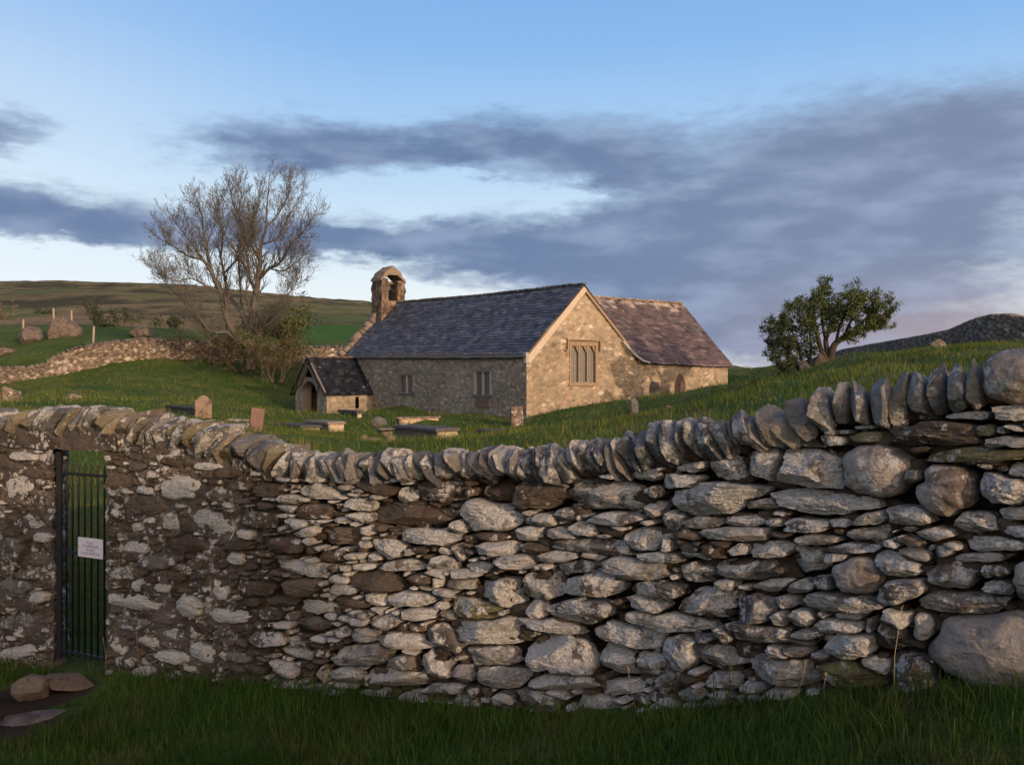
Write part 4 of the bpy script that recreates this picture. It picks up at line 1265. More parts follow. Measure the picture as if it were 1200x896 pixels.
def coping_shape(s, zb, zt, wid, lean, dep, seed, kind, o_c=-.13, pw=11, cuts=9):
    r0 = random.Random(seed + 17)
    pl = [((1, r0.gauss(0, .10), r0.gauss(0, .10)), r0.uniform(.85, 1.0)), ((-1, r0.gauss(0, .10), r0.gauss(0, .10)), r0.uniform(.85, 1.0)),
          ((r0.choice((-1, 1)) * .8, r0.gauss(0, .4), r0.uniform(.3, .9)), r0.uniform(.85, 1.15)), ((r0.choice((-1, 1)) * .8, -r0.uniform(.4, .9), r0.gauss(0, .3)), r0.uniform(.85, 1.15))]
    k = r0.randint(6, 8); a0 = r0.uniform(0, 6.28)
    for i in range(k):
        a = a0 + 2 * math.pi * (i + r0.uniform(-.32, .32)) / k
        pl.append(((r0.gauss(0, .22), math.cos(a), math.sin(a)), r0.uniform(.80, 1.05)))
    pl = [(np.array(q) / np.linalg.norm(q), c) for q, c in pl]
    V, Fs = poly_rock((wid / 2, dep / 2, (zt - zb) / 2 * 1.04), seed, n=15, planes=pl, amp=.035, fr=2.2)
    zn = V[:, 2] / ((zt - zb) / 2); V[:, 0] *= 1 - (.30 if kind else .0) * np.abs(zn) ** 1.6; V[:, 1] *= 1 - (.22 if kind else .0) * np.abs(zn) ** 2
    R = rot((0, 1, 0), lean)
    V = V @ R.T
    r = random.Random(seed + 5)
    V = V @ rot((0, 0, 1), r.uniform(-.22, .22)).T @ rot((1, 0, 0), r.uniform(-.12, .12)).T
    zmax, zmin = V[:, 2].max(), V[:, 2].min()
    V[:, 2] = zb + (V[:, 2] - zmin) * (zt - zb) / (zmax - zmin)
    Wd = W(s + V[:, 0], V[:, 2], o_c - V[:, 1])
    return Wd, Fs


def coping_col(r, px):
    g = r.uniform(.7, 1.3)
    if px < 330:
        c = r.choice([(.20, .18, .125), (.21, .18, .115), (.18, .175, .16), (.15, .15, .147), (.19, .165, .13), (.14, .14, .14)]); al = r.uniform(.3, .85)
    elif px < 880:
        c = r.choice([(.20, .20, .195), (.165, .17, .17), (.25, .24, .22), (.135, .138, .138), (.21, .19, .165)]); al = r.uniform(.35, .9)
    else:
        c = r.choice([(.25, .24, .225), (.23, .23, .225), (.28, .255, .215)]); al = r.uniform(.3, .65)
    return (c[0] * g, c[1] * g, c[2] * g, al)


def build_near_wall():
    root = empty('dry_stone_wall', W(s_px(600), gz1(0, 5), 0).tolist(), 'long lichened dry-stone wall with upright slate coping in the foreground', 'stone wall')
    st, Mf, Lb, ok = layout()
    dry = lambda s: float(sstep(S_M - .5, S_M + .45, np.array(s)))
    # the hearting / mortar behind the face
    of = lambda s: (-.020 - .113 * dry(s), .042 + .018 * dry(s))
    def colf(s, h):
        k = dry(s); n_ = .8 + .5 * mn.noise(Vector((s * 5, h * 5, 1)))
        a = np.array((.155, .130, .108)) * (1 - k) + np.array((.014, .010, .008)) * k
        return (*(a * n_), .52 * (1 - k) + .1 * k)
    hb = lambda s: float(np.interp(s, _sg, _gr)) - .25
    ht = lambda s: float(np.interp(s, _sg, _zt)) + .06
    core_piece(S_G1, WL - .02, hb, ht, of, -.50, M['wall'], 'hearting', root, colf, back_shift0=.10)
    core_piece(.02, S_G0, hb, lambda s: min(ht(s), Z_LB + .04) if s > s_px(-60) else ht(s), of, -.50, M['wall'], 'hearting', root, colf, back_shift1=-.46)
    # lintel slab over the gate
    sl0, sl1 = float(s_px(-62)), S_G1 + .17
    core_piece(sl0, sl1, lambda s: Z_LB + .018 * mn.noise(Vector((s * 4, 0, 0))), ht, lambda s: (.012, .022), -.46, M['wall'], 'lintel', root,
               lambda s, h: (.11, .09, .074, .42))
    # facing stones
    patches = []
    for i, q in enumerate(st):
        p = stone_patch(i, q, Mf, Lb, ok, True)
        if p is None: continue
        d = float(d_px(q['px'])); seen = (q['a'] * q['b']) / d ** 2 * (1 if -40 < q['px'] < 1240 else 0)
        patches.append((seen, p))
    patches.sort(key=lambda x: -x[0])
    for _, (V, Fs, c) in patches[:100]:
        mk('wall_stone', V, Fs, M['wall'], root, col=np.tile(np.array(c), (len(V), 1)), sharp=27, loc=V[0])
    b = MB()
    for _, (V, Fs, c) in patches[100:]: b.add(V, Fs, c)
    o = b.build('small_wall_stones', M['wall'], root, sharp=27); o['kind'] = 'stuff'
    print('stones', len(patches))
    b = MB(); rb = random.Random(5)
    for _ in range(1100):
        s = rb.uniform(S_M - .2, WL - .1); h = rb.uniform(hb(s) + .15, ht(s) - .06)
        w_ = rb.uniform(.03, .085)
        V, Fs = rock((w_, .05, w_ * rb.uniform(.28, .6)), rb.randrange(10 ** 6), n=4, p=4, cuts=4, amp=.10)
        V = V @ rot((0, 1, 0), rb.gauss(0, .2)).T
        g = rb.uniform(.6, 1.3)
        b.add(W(s + V[:, 0], h + V[:, 2], rb.uniform(-.14, -.095) - V[:, 1]), Fs, (.085 * g, .068 * g, .052 * g, rb.uniform(.1, .6)))
    o = b.build('joint_stones', M['wall'], root, sharp=40); o['kind'] = 'stuff'
    # coping
    r = random.Random(77)
    cop = []
    s = float(s_px(-140)); s_end = float(s_px(893)); i = 0
    while s < s_end:
        px = float(np.interp(s, _sg, _wpx))
        t_ = r.uniform(.036, .078) * (1.35 if px < 330 else 1.0)
        zb, zt = float(z_px(px, botc(px))), float(z_px(px, topc(px)))
        k = float(sstep(310, 350, np.array(px)))
        lean = (1 - k) * r.gauss(.50, .12) + k * r.gauss(-.36, .16)
        if px > 820: lean = r.gauss(-.30, .12)
        h = (zt - zb) * r.uniform(.94, 1.16)
        if 265 < px < 345:
            t_ *= 1.25
        zt2 = zt + r.uniform(-.035, .014)
        cop.append((s + t_ / 2, zt2 - h, zt2, t_ * 1.12, lean + r.gauss(0, .08), r.uniform(.28, .40) if px < 330 else r.uniform(.19, .29), 3000 + i, px)); s += t_ * r.uniform(.84, 1.0) / math.cos(lean * .5); i += 1
    for cx, y0, y1, w, lean in ((899, 473, 522, 26, -.40), (917, 474, 526, 28, -.48), (937, 465, 514, 27, -.42), (962, 453, 507, 23, -.2), (983, 447, 494, 20, .05), (1004, 444, 499, 20, -.22), (1028, 441, 502, 27, .0), (1051, 434, 502, 19, .04),
                                (1073, 434, 489, 23, -.26), (1095, 424, 484, 20, -.05), (1118, 425, 482, 25, -.06), (1141, 419, 480, 19, -.03)):
        sc = float(s_px(cx)); cop.append((sc, float(z_px(cx, y1)) - .01, float(z_px(cx, y0)), float(s_px(cx + w / 2) - s_px(cx - w / 2)) * 1.0, lean, r.uniform(.11, .17), 4000 + cx, cx))
    for sc, zb, zt, t_, lean, dep, sd, px in cop:
        V, Fs = coping_shape(sc, zb, zt, t_, lean, dep, sd, 1 if px > 890 else 0, o_c=-dep / 2 + r.uniform(.0, .05))
        mk('coping_stone', V, Fs, M['coping'], root, col=np.tile(np.array(coping_col(random.Random(sd), px)), (len(V), 1)), sharp=24, loc=V.mean(0))
    # fill of small stones and soil under the copings, behind
    b = MB()
    s = float(s_px(-140))
    while s < float(s_px(1175)):
        px = float(np.interp(s, _sg, _wpx)); zb, zt = float(z_px(px, botc(px))), float(z_px(px, topc(px)))
        pk = .36 if px < 880 else .24
        V, Fs = rock((.07, .16, (zt - zb) * pk), int(s * 1000), n=6, p=4, cuts=3, amp=.12)
        b.add(W(s + V[:, 0], V[:, 2] + zb + (zt - zb) * .22, -.2 - V[:, 1]), Fs, (.065, .048, .036, .3)); s += .09
    b.build('packing', M['wall'], root)
    # round boulder at the right end, and the coping beyond the frame
    V, Fs = rock((.135, .17, .105), 91, n=16, p=2.6, cuts=3, amp=.06, fr=1.6, cmin=.8, cmax=.95)
    px = 1192; sc = float(s_px(px)); zc = float(z_px(px, 441))
    W_ = W(sc + V[:, 0], V[:, 2] + zc, -.10 - V[:, 1])
    mk('coping_boulder', W_, Fs, M['wall'], root, col=np.tile(np.array((.30, .26, .22, .5)), (len(V), 1)), loc=W_.mean(0))
    s = sc + .2; i = 0
    while s < WL - .1:
        t_ = r.uniform(.07, .12); h0 = float(np.interp(s, _sg, _zt)); h1 = float(np.interp(s, _sg, _zc)); h1 = max(h1, h0 + .2)
        V, Fs = coping_shape(s, h0, min(h1, h0 + .26), t_, r.gauss(0, .12), .32, 6000 + i, 0)
        mk('coping_stone', V, Fs, M['coping'], root, col=np.tile(np.array(coping_col(r, 1000)), (len(V), 1)), sharp=24, loc=V.mean(0)); s += t_ * 1.1; i += 1
    return root


build_near_wall()
# ------------------------------------------------------------------ iron gate and its notice
def build_gate():
    o = -.05
    s0, s1 = S_G0 + .012, S_G1 - .012
    root = empty('iron_gate', W(s0, gz1(*W(s0, 0)[:2]), o).tolist(), 'narrow black iron bar gate in the gap under the stone lintel', 'gate')
    zt, zb = .965, -.44
    b = MB(); b.box(W(s0 + .012, .26, o), np.array((.016, 0, 0)), np.array((0, .014, 0)), np.array((0, 0, .74))); b.box(W(s0 + .012, .99, o), np.array((.021, 0, 0)), np.array((0, .018, 0)), np.array((0, 0, .05))); b.build('hanging_stile', M['iron'], root, smooth=False)
    for z in (.885, .315, -.415):
        b = MB(); p0, p1 = W(s0, z, o), W(s1 - (.02 if z > .5 else 0), z, o)
        b.box((p0 + p1) / 2, (p1 - p0) / 2, np.array((.005, .010, 0)), np.array((0, 0, .009))); b.build('rail', M['iron'], root, smooth=False)
    for px in (71, 78, 85, 92.3, 100, 107.6, 115.4):
        s = float(s_px(px)); b = MB()
        b.tube([W(s, zb, o), W(s, zt - .05, o), W(s, zt - .02, o), W(s, zt, o)], [.0075, .0075, .006, .001], 6); b.build('bar', M['iron'], root)
    b = MB(); p0 = W(s1 - .005, .30, o); b.box(p0, np.array((.008, 0, 0)), np.array((0, .01, 0)), np.array((0, 0, .03))); b.build('latch', M['iron'], root, smooth=False)
    # notice
    sa, sb = float(s_px(86.8)), float(s_px(115.8)); d_ = (W(sb, 0) - W(sa, 0)); L = np.linalg.norm(d_); d_ /= L
    n_ = np.array((d_[1], -d_[0], 0)); z1_, z0_ = .436, .296
    up = np.array((0, 0, 1.)); c = W((sa + sb) / 2, (z0_ + z1_) / 2, o + .016)
    sg = empty('notice_plate', c.tolist(), 'small white notice with four printed lines fixed to the iron gate', 'sign')
    b = MB(); b.box(c, d_ * L / 2, n_ * .002, up * (z1_ - z0_) / 2); b.build('plate', M['sign'], sg, smooth=False)
    for x in (-.46, .46):
        b = MB(); b.tube([c + d_ * L * x + n_ * .002, c + d_ * L * x + n_ * .005], .0035, 8); b.build('screw', M['iron'], sg)
    for k, (txt, wd) in enumerate((('PULL', .30), ('TO OPEN GATE', .66), ('PLEASE', .34), ('CLOSE AFTER USE', .78))):
        cu = bpy.data.curves.new('lettering', 'FONT'); cu.body = txt; cu.align_x = 'CENTER'; cu.align_y = 'CENTER'; cu.size = .026; cu.extrude = .0004
        me_o = bpy.data.objects.new('tmp', cu); COL.objects.link(me_o)
        bpy.context.view_layer.update()
        me = bpy.data.meshes.new_from_object(me_o); bpy.data.objects.remove(me_o)
        v = np.zeros(len(me.vertices) * 3, dtype=np.float32); me.vertices.foreach_get('co', v); v = v.reshape(-1, 3)
        fx = wd * L / max(1e-6, v[:, 0].max() - v[:, 0].min())
        zc = (.034, .010, -.016, -.042)[k]
        w = np.outer(v[:, 0] * fx, d_) + np.outer(v[:, 1] + zc, up) + np.outer(v[:, 2] + .0026, n_)
        me.vertices.foreach_set('co', w.astype(np.float32).ravel()); me.update(); me.materials.append(M['ink'])
        lo = bpy.data.objects.new('lettering', me); COL.objects.link(lo); lo.parent = sg


build_gate()


def place_rock(name, label, cat, px, py, d, half, seed, col, al=.4, yaw=0.0, group=None, mat='wall', n=10, p=3.4, cuts=6, sink=.25, tilt=0.0, zabs=None, cmin=.6):
    x, y = (px - 600) / F * d, d
    V, Fs = poly_rock(half, seed, n=n + 2, m=12, amp=.05)
    V = V @ rot((0, 1, 0), tilt).T @ rot((0, 0, 1), yaw).T
    z = gz1(x, y) if zabs is None else zabs
    V = V + np.array((x, y, z - V[:, 2].min() - half[2] * sink))
    o = mk(name, V, Fs, M[mat], col=np.tile(np.array((*col, al)), (len(V), 1)), sharp=42, loc=(x, y, z))
    return tag(o, label, cat, group)


place_rock('boulder', 'rounded grey boulder lying on trodden earth left of the gate foot', 'boulder', 37, 800, 6.15, (.115, .10, .085), 41, (.17, .14, .115), .2, .4, sink=.15)
place_rock('stepping_slab', 'sloping brown stone slab just before the gate', 'stone slab', 80, 795, 6.3, (.20, .13, .05), 44, (.15, .115, .085), .2, -.2, sink=.3, tilt=.10, p=6)
place_rock('stepping_slab', 'flat pinkish grey stone slab sunk in the mud path', 'stone slab', 52, 824, 5.72, (.22, .13, .035), 47, (.15, .125, .115), .35, .1, sink=1.15, p=6)

# ------------------------------------------------------------------ churchyard stones
def headstone(label, px, py, d, wpx, hpx, shape, seed, col, al=.3, lean=0.0, back=0.0, yaw=0.0, thick=.09, group='headstones standing in the churchyard', by=None):
    """upright grave slab; py is where its foot meets the grass"""
    x, y = (px - 600) / F * d, d
    w = wpx * d / F / .86; z0 = zat(py, d); zt = zat(py - hpx, d)
    zg = min(z0, gz1(x, y)) - .12
    h = zt - zg
    n = 14; prof = []
    for i in range(n + 1):
        q = -1 + 2 * i / n
        if shape == 'round': k = .26 * w * (1 - math.sqrt(max(0, 1 - q * q)))*1.6
        elif shape == 'shoulder': k = (.0 if abs(q) < .62 else .10 * w) + .16 * w * min(1, abs(q) / .62) ** 2
        elif shape == 'pointed': k = .75 * w * abs(q) ** 1.5
        elif shape == 'rough': k = .30 * w * abs(q + .25) ** 1.4 + .05 * w * mn.noise(Vector((q * 3, seed, 0)))
        elif shape == 'oval': k = .62 * w * (1 - math.sqrt(max(0, 1 - q * q)))
        else: k = .02 * w * mn.noise(Vector((q * 4, seed, 1)))
        prof.append((q * w / 2, h - k))
    nb = 8; V = []
    for side in (0, 1):
        for (u, tp) in prof:
            for j in range(nb + 1):
                zz = tp * j / nb
                tp_ = 1.0 if shape != 'oval' else .84 + .16 * math.sin(math.pi * min(1, .25 + .7 * j / nb))
                bev = .012 if (j == nb or abs(u) > w / 2 - 1e-6) else 0
                t_ = (thick / 2 - bev) * (1 if side else -1)
                V.append((u * tp_, t_ + .006 * mn.noise(Vector((u * 5, zz * 5, seed + side))), zz))
    m = nb + 1; N1 = (n + 1) * m; Fs = []
    for i in range(n):
        for j in range(nb):
            a = i * m + j
            Fs.append((a, a + m, a + m + 1, a + 1)); Fs.append((N1 + a, N1 + a + 1, N1 + a + m + 1, N1 + a + m))
        a = i * m + nb; Fs.append((a, a + m, N1 + a + m, N1 + a))
    for i in (0, n):
        for j in range(nb):
            a = i * m + j; Fs.append((a, a + 1, N1 + a + 1, N1 + a) if i == 0 else (a, N1 + a, N1 + a + 1, a + 1))
    V = np.array(V) @ rot((0, 1, 0), lean).T @ rot((1, 0, 0), back).T @ rot((0, 0, 1), math.atan2(GX.y, GX.x) + yaw).T
    V += np.array((x, y, zg))
    o = mk('headstone', V, Fs, M['grave'], col=np.tile(np.array((*col, al)), (len(V), 1)), sharp=35, loc=(x, y, zg))
    return tag(o, label, 'gravestone', group)


RED = (.165, .105, .085); GRY = (.12, .115, .115); BRN = (.17, .13, .10); TAN = (.21, .155, .12)
headstone('reddish headstone with shouldered top standing alone on the left lawn', 238, 489, 28, 17, 26, 'shoulder', 1, TAN, .1)
headstone('dark red headstone leaning just behind the wall coping', 298, 508, 22, 14, 30, 'flat', 2, RED, .1, lean=.12)
headstone('narrow oval brown headstone close behind the wall', 426.5, 524, 22.5, 11, 15, 'oval', 3, BRN, .2, lean=.03, yaw=.35)
headstone('broad squat brown headstone close behind the wall', 458, 524, 22.5, 15, 15, 'oval', 4, BRN, .25, yaw=.1)
headstone('brown headstone spotted white with lichen at the church corner', 606, 500, 35, 15, 24, 'flat', 5, (.125, .092, .080), .74, lean=-.03)
headstone('dark grey slate headstone leaning left on the grass bank', 745, 492, 29, 13, 27, 'rough', 6, GRY, .3, lean=-.16, yaw=.3)
headstone('dark arched headstone leaning against the chapel wall', 766.5, 473, 41.2, 14, 26, 'round', 7, (.10, .095, .088), .3, lean=.05)
headstone('tall brown pointed headstone in front of the chapel', 797, 468, 42.3, 15, 31, 'pointed', 8, (.12, .082, .065), .1)
headstone('small round topped headstone near the chapel end', 829, 473, 41, 10, 13, 'round', 9, TAN, .2)


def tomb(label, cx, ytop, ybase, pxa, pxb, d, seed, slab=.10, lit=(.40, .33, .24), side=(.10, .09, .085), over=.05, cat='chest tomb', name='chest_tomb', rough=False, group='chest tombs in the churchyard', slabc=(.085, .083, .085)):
    """cx: the near upright corner; pxa the far end of the long side, pxb the far end of the short lit end"""
    x0, y0 = (cx - 600) / F * d, d
    def solve(pxe, D):
        k = (pxe - 600) / F; return (k * y0 - x0) / (D.x - k * D.y)
    La, Lg = solve(pxa, AX), solve(pxb, GX)
    zt, zb_ = zat(ytop, d), min(zat(ybase, d), gz1(x0, y0)) - .2
    c = Vector((x0, y0, 0)) + AX * La / 2 + GX * Lg / 2
    root = empty(name, (c.x, c.y, zb_ + .2), label, cat, group)
    # masonry body
    D, Fs = cube_sphere(8); Vc = D / np.max(np.abs(D), axis=1)[:, None]
    V = []; CC = []
    r = random.Random(seed)
    for v in Vc:
        p = c + AX * (v[0] * (La / 2 - over)) + GX * (v[1] * (Lg / 2 - over)); z = zb_ + (zt - slab - zb_) * (v[2] + 1) / 2
        k = .03 * fbm(Vector((p.x * 3, p.y * 3, z * 4)), 3)
        p = p + AX * v[0] * k + GX * v[1] * k
        V.append((p.x, p.y, z))
        q = r.uniform(.65, 1.2)
        cl_ = side if v[1] < -.97 or v[0] > .97 else lit  # shade painted in: darker tone on the faces turned from the sun
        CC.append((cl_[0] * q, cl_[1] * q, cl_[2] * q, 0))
    mk('chest', V, Fs, M['tombwall'], root, col=CC, sharp=50)
    V = []; CC = []
    for v in Vc:
        p = c + AX * (v[0] * (La / 2 + .02)) + GX * (v[1] * (Lg / 2 + .02)); z = zt - slab / 2 + slab / 2 * v[2] * .96
        k = .012 * fbm(Vector((p.x * 5, p.y * 5, z * 5 + seed)), 3) - (.012 if np.sum(np.abs(v) > .97) > 1 else 0)
        p = p + AX * v[0] * k + GX * v[1] * k
        V.append((p.x, p.y, z + .01 * mn.noise(Vector((p.x, p.y, seed)))))
        CC.append((slabc[0] * .8, slabc[1] * .8, slabc[2] * .8, .35))
    mk('cover_slab', V, Fs, M['grave'], root, col=CC, sharp=50)
    return root


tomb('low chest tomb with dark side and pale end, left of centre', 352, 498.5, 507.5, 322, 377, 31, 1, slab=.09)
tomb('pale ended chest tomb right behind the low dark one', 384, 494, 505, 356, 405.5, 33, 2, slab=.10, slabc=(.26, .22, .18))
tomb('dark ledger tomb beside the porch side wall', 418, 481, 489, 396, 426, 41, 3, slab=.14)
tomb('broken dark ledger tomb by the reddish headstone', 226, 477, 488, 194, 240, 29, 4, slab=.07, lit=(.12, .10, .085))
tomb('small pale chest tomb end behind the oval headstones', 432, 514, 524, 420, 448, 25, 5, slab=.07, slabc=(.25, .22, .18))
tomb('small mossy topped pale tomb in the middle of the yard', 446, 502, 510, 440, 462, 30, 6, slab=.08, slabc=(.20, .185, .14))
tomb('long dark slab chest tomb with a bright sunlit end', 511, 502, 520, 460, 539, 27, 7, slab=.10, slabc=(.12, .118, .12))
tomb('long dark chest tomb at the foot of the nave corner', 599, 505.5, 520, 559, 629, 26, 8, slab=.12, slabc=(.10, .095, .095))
place_rock('fallen_stone', 'dark leaning slate stone on the grass before the porch', 'gravestone', 444, 498, 36, (.36, .14, .26), 61, (.11, .11, .115), .4, .6, sink=.3, mat='grave', p=5)
place_rock('rough_stone', 'rough pale lump of stone beside the long slab tomb', 'stone', 492, 516, 25.5, (.25, .16, .14), 62, (.32, .27, .20), .4, .5, sink=.3)
place_rock('grave_kerb', 'thin grey kerb slab in the grass behind the wall', 'grave kerb', 390, 515, 24.5, (.26, .18, .06), 63, (.16, .155, .15), .5, .4, sink=.6, p=6)
place_rock('grave_kerb', 'short grey kerb slab beside the oval headstones', 'grave kerb', 415, 516, 24.5, (.14, .14, .08), 64, (.14, .135, .13), .5, .4, sink=.5, p=6)
place_rock('grave_kerb', 'long pale kerb slab beside the leaning red headstone', 'grave kerb', 277, 493, 28, (.42, .16, .06), 65, (.26, .235, .20), .5, .1, sink=.7, p=6)
place_rock('rough_stone', 'half buried rubble stone on the bank right of centre', 'stone', 784, 492, 26, (.16, .14, .16), 66, (.14, .11, .09), .5, .2, sink=.6)
place_rock('ledger_slab', 'thin pale ledger slab in the grass between the two long tombs', 'ledger slab', 552, 507, 28, (.34, .2, .05), 67, (.24, .215, .18), .4, .6, sink=.8)
place_rock('ledger_slab', 'small dark slab in the grass just behind the oval headstones', 'ledger slab', 470, 514, 24, (.2, .16, .07), 68, (.12, .118, .115), .5, .5, sink=.6)
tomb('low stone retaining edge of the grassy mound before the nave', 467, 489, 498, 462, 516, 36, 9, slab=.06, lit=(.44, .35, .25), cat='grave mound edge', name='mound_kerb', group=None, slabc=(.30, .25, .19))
# boulders by the wind-bent tree and on the rise
place_rock('boulder', 'tall grey boulder at the foot of the wind bent hawthorn', 'boulder', 961, 438, 34.5, (.36, .30, .50), 71, (.060, .054, .048), .2, .3, sink=.3, tilt=-.2, p=4)
place_rock('boulder', 'leaning pale slab boulder under the small dark bush', 'boulder', 944, 444, 34.0, (.26, .22, .38), 72, (.085, .078, .070), .3, -.3, sink=.25, tilt=.5 * -1, p=5)
place_rock('boulder', 'lone boulder on the grassy rise before the right wall', 'boulder', 1101, 419, 27.5, (.22, .20, .22), 73, (.19, .16, .125), .3, .2, sink=.2, p=3)
# rocky outcrops and small stones beyond the left boundary wall
OUT = [('broad cracked rock outcrop left of the taller one', 35, 397, 63, (.8, .8, .62), 81), ('tall pointed rock outcrop beyond the left boundary wall', 71, 394, 64, (.85, .8, .95), 82),
       ('small outcrop stone at the left edge below the fence post', 6, 412, 60, (.5, .4, .35), 83), ('low stone on the slope beside the tall outcrop', 20, 418, 60, (.45, .4, .22), 84),
       ('pale flat rock behind the boundary wall near the bare tree', 168, 393, 66, (.8, .7, .45), 85)]
for lb, px, py, d, hf, sd in OUT:
    place_rock('rock_outcrop', lb, 'rock', px, py, d, hf, sd, (.145, .118, .098), .05, .3, sink=.25, n=14, cuts=9, mat='wall', zabs=zat(py, d) - .25, group='rocks beyond the left boundary wall', p=3)
place_rock('stone', 'small mossy stone in the grass just over the left coping', 'stone', 11, 474, 30, (.36, .3, .30), 86, (.20, .16, .11), .4, .2, sink=.3)
place_rock('stone', 'flat stone sunk in the lawn left of centre', 'stone', 86, 464, 36, (.32, .25, .16), 87, (.20, .17, .13), .4, .2, sink=.4)


def fence_post(label, px, ytop, ybase, d, lean):
    p0, p1 = np.array(P(px, ybase + 3, d)), np.array(P(px + lean, ytop, d))
    b = MB(); b.tube([p0, p0 * .5 + p1 * .5, p1], [.075, .07, .065], 8)
    o = b.build('fence_post', M['post'], loc=p0)
    tag(o, label, 'fence post', 'old fence posts beyond the left wall')


fence_post('short fence post left of the rock outcrops', 27, 374, 386, 66, .5)
fence_post('fence post rising behind the tall outcrop', 63, 361, 380, 67, -.3)
fence_post('fence post standing right of the tall outcrop', 84, 363.5, 386, 66, -.2)
fence_post('leaning fence post close behind the boundary wall', 109, 382, 403, 58.5, 1.2)

# ------------------------------------------------------------------ far boundary walls
def far_wall(label, tops, bases, ds, seed, pal, mortar, cop=True, step=.085, upright=False, thick=.55):
    pxs = [q[0] for q in tops]
    plan = [((px - 600) / F * d, d, zat(y, d), zat(yb, d)) for (px, y), (_, yb), d in zip(tops, bases, ds)]
    A = np.array(plan); S = np.concatenate([[0], np.cumsum(np.hypot(*np.diff(A[:, :2], axis=0).T))])
    n = int(S[-1] / step); ss = np.linspace(0, S[-1], n + 1)
    x, y, zt, zb_ = (np.interp(ss, S, A[:, i]) for i in range(4))
    x = np.convolve(np.pad(x, 10, 'edge'), np.ones(21) / 21, 'valid'); y = np.convolve(np.pad(y, 10, 'edge'), np.ones(21) / 21, 'valid')
    tx, ty = np.gradient(x, ss), np.gradient(y, ss); l = np.hypot(tx, ty); nx, ny = ty / l, -tx / l
    zb_ = np.minimum(zb_, gz(x, y)) - .3
    chh_ = .26 if cop else .0
    r = random.Random(seed)
    root = empty('boundary_wall', (x[n // 2], y[n // 2], zb_[n // 2]), label, 'stone wall')
    V = []; CC = []; nv = int(max(zt - zb_) / step); Fs = []
    for i in range(n + 1):
        for k in range(nv + 1):
            z = zb_[i] + (zt[i] - chh_ * .7 - zb_[i]) * k / nv
            q = Vector((ss[i] / .33, z / .21, seed * 2.1))
            dist, pt = mn.voronoi(q); e = min(1, max(0, (dist[1] - dist[0] - .04) / .2))
            c = np.array(pick(pal, cell_rand(pt[0], 1))) * (.7 + .6 * cell_rand(pt[0], 2)); c = np.array(mortar) * (1 - e) + c * e
            o = .13 * (e - .5) * (.4 + cell_rand(pt[0], 3)) + .06 * mn.noise(Vector((ss[i] * .7, z, seed)))
            V.append((x[i] + nx[i] * o, y[i] + ny[i] * o, z)); CC.append((*c, 0))
    m = nv + 1
    for i in range(n):
        for k in range(nv):
            a = i * m + k; Fs.append((a, a + m, a + m + 1, a + 1))
    base = len(V)
    for i in range(n + 1):
        for z in (zt[i] - chh_ * .7, zb_[i]):
            V.append((x[i] - nx[i] * thick, y[i] - ny[i] * thick, z)); CC.append((*pal[0][0], 0))
    for i in range(n):
        a, b_ = base + 2 * i, base + 2 * i + 2
        Fs += [(i * m + nv, (i + 1) * m + nv, b_, a), (a, b_, b_ + 1, a + 1)]
    mk('wall_face', V, Fs, M['farwall'], root, col=CC)
    if cop:
        b = MB(); s = 0; j = 0
        while s < S[-1]:
            w = r.uniform(.14, .30) if not upright else r.uniform(.09, .17)
            hh = chh_ * r.uniform(.8, 1.25) if not upright else chh_ * r.uniform(.7, 1.5)
            Vr, Fr = rock((w * .55, thick * .5, hh / 2), seed * 991 + j, n=4, p=4.5, cuts=3, amp=.08)
            if upright: Vr = Vr @ rot((0, 1, 0), r.gauss(0, .2)).T
            i = min(n, int(s / S[-1] * n))
            k = r.uniform(.55, 1.15)
            c_ = np.array(pal[-1][0]) * k
            T_ = np.array((tx[i] / l[i], ty[i] / l[i], 0)); N_ = np.array((nx[i], ny[i], 0))
            pos_ = np.array((x[i], y[i], zt[i] - hh * .5)) - N_ * thick * .45
            b.add(pos_ + np.outer(Vr[:, 0], T_) + np.outer(Vr[:, 1], N_) + np.outer(Vr[:, 2], (0, 0, 1)), Fr, (*c_, 0)); s += w; j += 1
        b.build('coping', M['farwall'], root)
    return root


LPAL = [((.25, .205, .165), 4), ((.20, .168, .138), 3), ((.16, .135, .115), 2.5), ((.37, .33, .28), 1.6), ((.11, .095, .083), 1.5), ((.14, .12, .105), .6)]
far_wall('sunlit boundary wall of pale fieldstone climbing the left slope',
         [(-260, 436), (-120, 432), (0, 429), (30, 428), (48, 426), (62, 417), (84, 407), (105, 403), (130, 399), (170, 395), (215, 397), (255, 400), (300, 402), (360, 405), (400, 404), (440, 406)],
         [(-260, 475), (-120, 468), (0, 461), (30, 459), (48, 458), (62, 457), (84, 443), (105, 436), (130, 432), (170, 426), (215, 424), (255, 424), (300, 426), (360, 424), (400, 424), (440, 424)],
         [50, 51, 53, 53.5, 54, 54, 54.5, 55, 56, 58, 60, 61, 62, 64, 65, 66], 5, LPAL, (.07, .055, .042))
DPAL_ = [((.20, .175, .15), 4), ((.16, .14, .125), 3), ((.26, .225, .19), 1.5), ((.13, .12, .11), 2), ((.17, .15, .13), 1)]
far_wall('grey dry-stone wall running over the rise behind the hawthorn on the right',
         [(868, 438), (903, 431), (945, 421), (987, 408.5), (1020, 402.5), (1054, 396.5), (1085, 391), (1112, 385), (1136, 374), (1158, 367.5), (1180, 367), (1200, 370.5), (1260, 372), (1400, 360)],
         [(868, 444), (903, 439), (945, 433), (987, 420), (1020, 417), (1054, 418), (1085, 421), (1112, 421), (1136, 413), (1158, 410), (1180, 408), (1200, 408), (1260, 404), (1400, 395)],
         [90, 84, 77, 70, 64, 58, 53, 49, 46, 44, 43, 42, 40, 37], 6, DPAL_, (.07, .06, .05), upright=True)

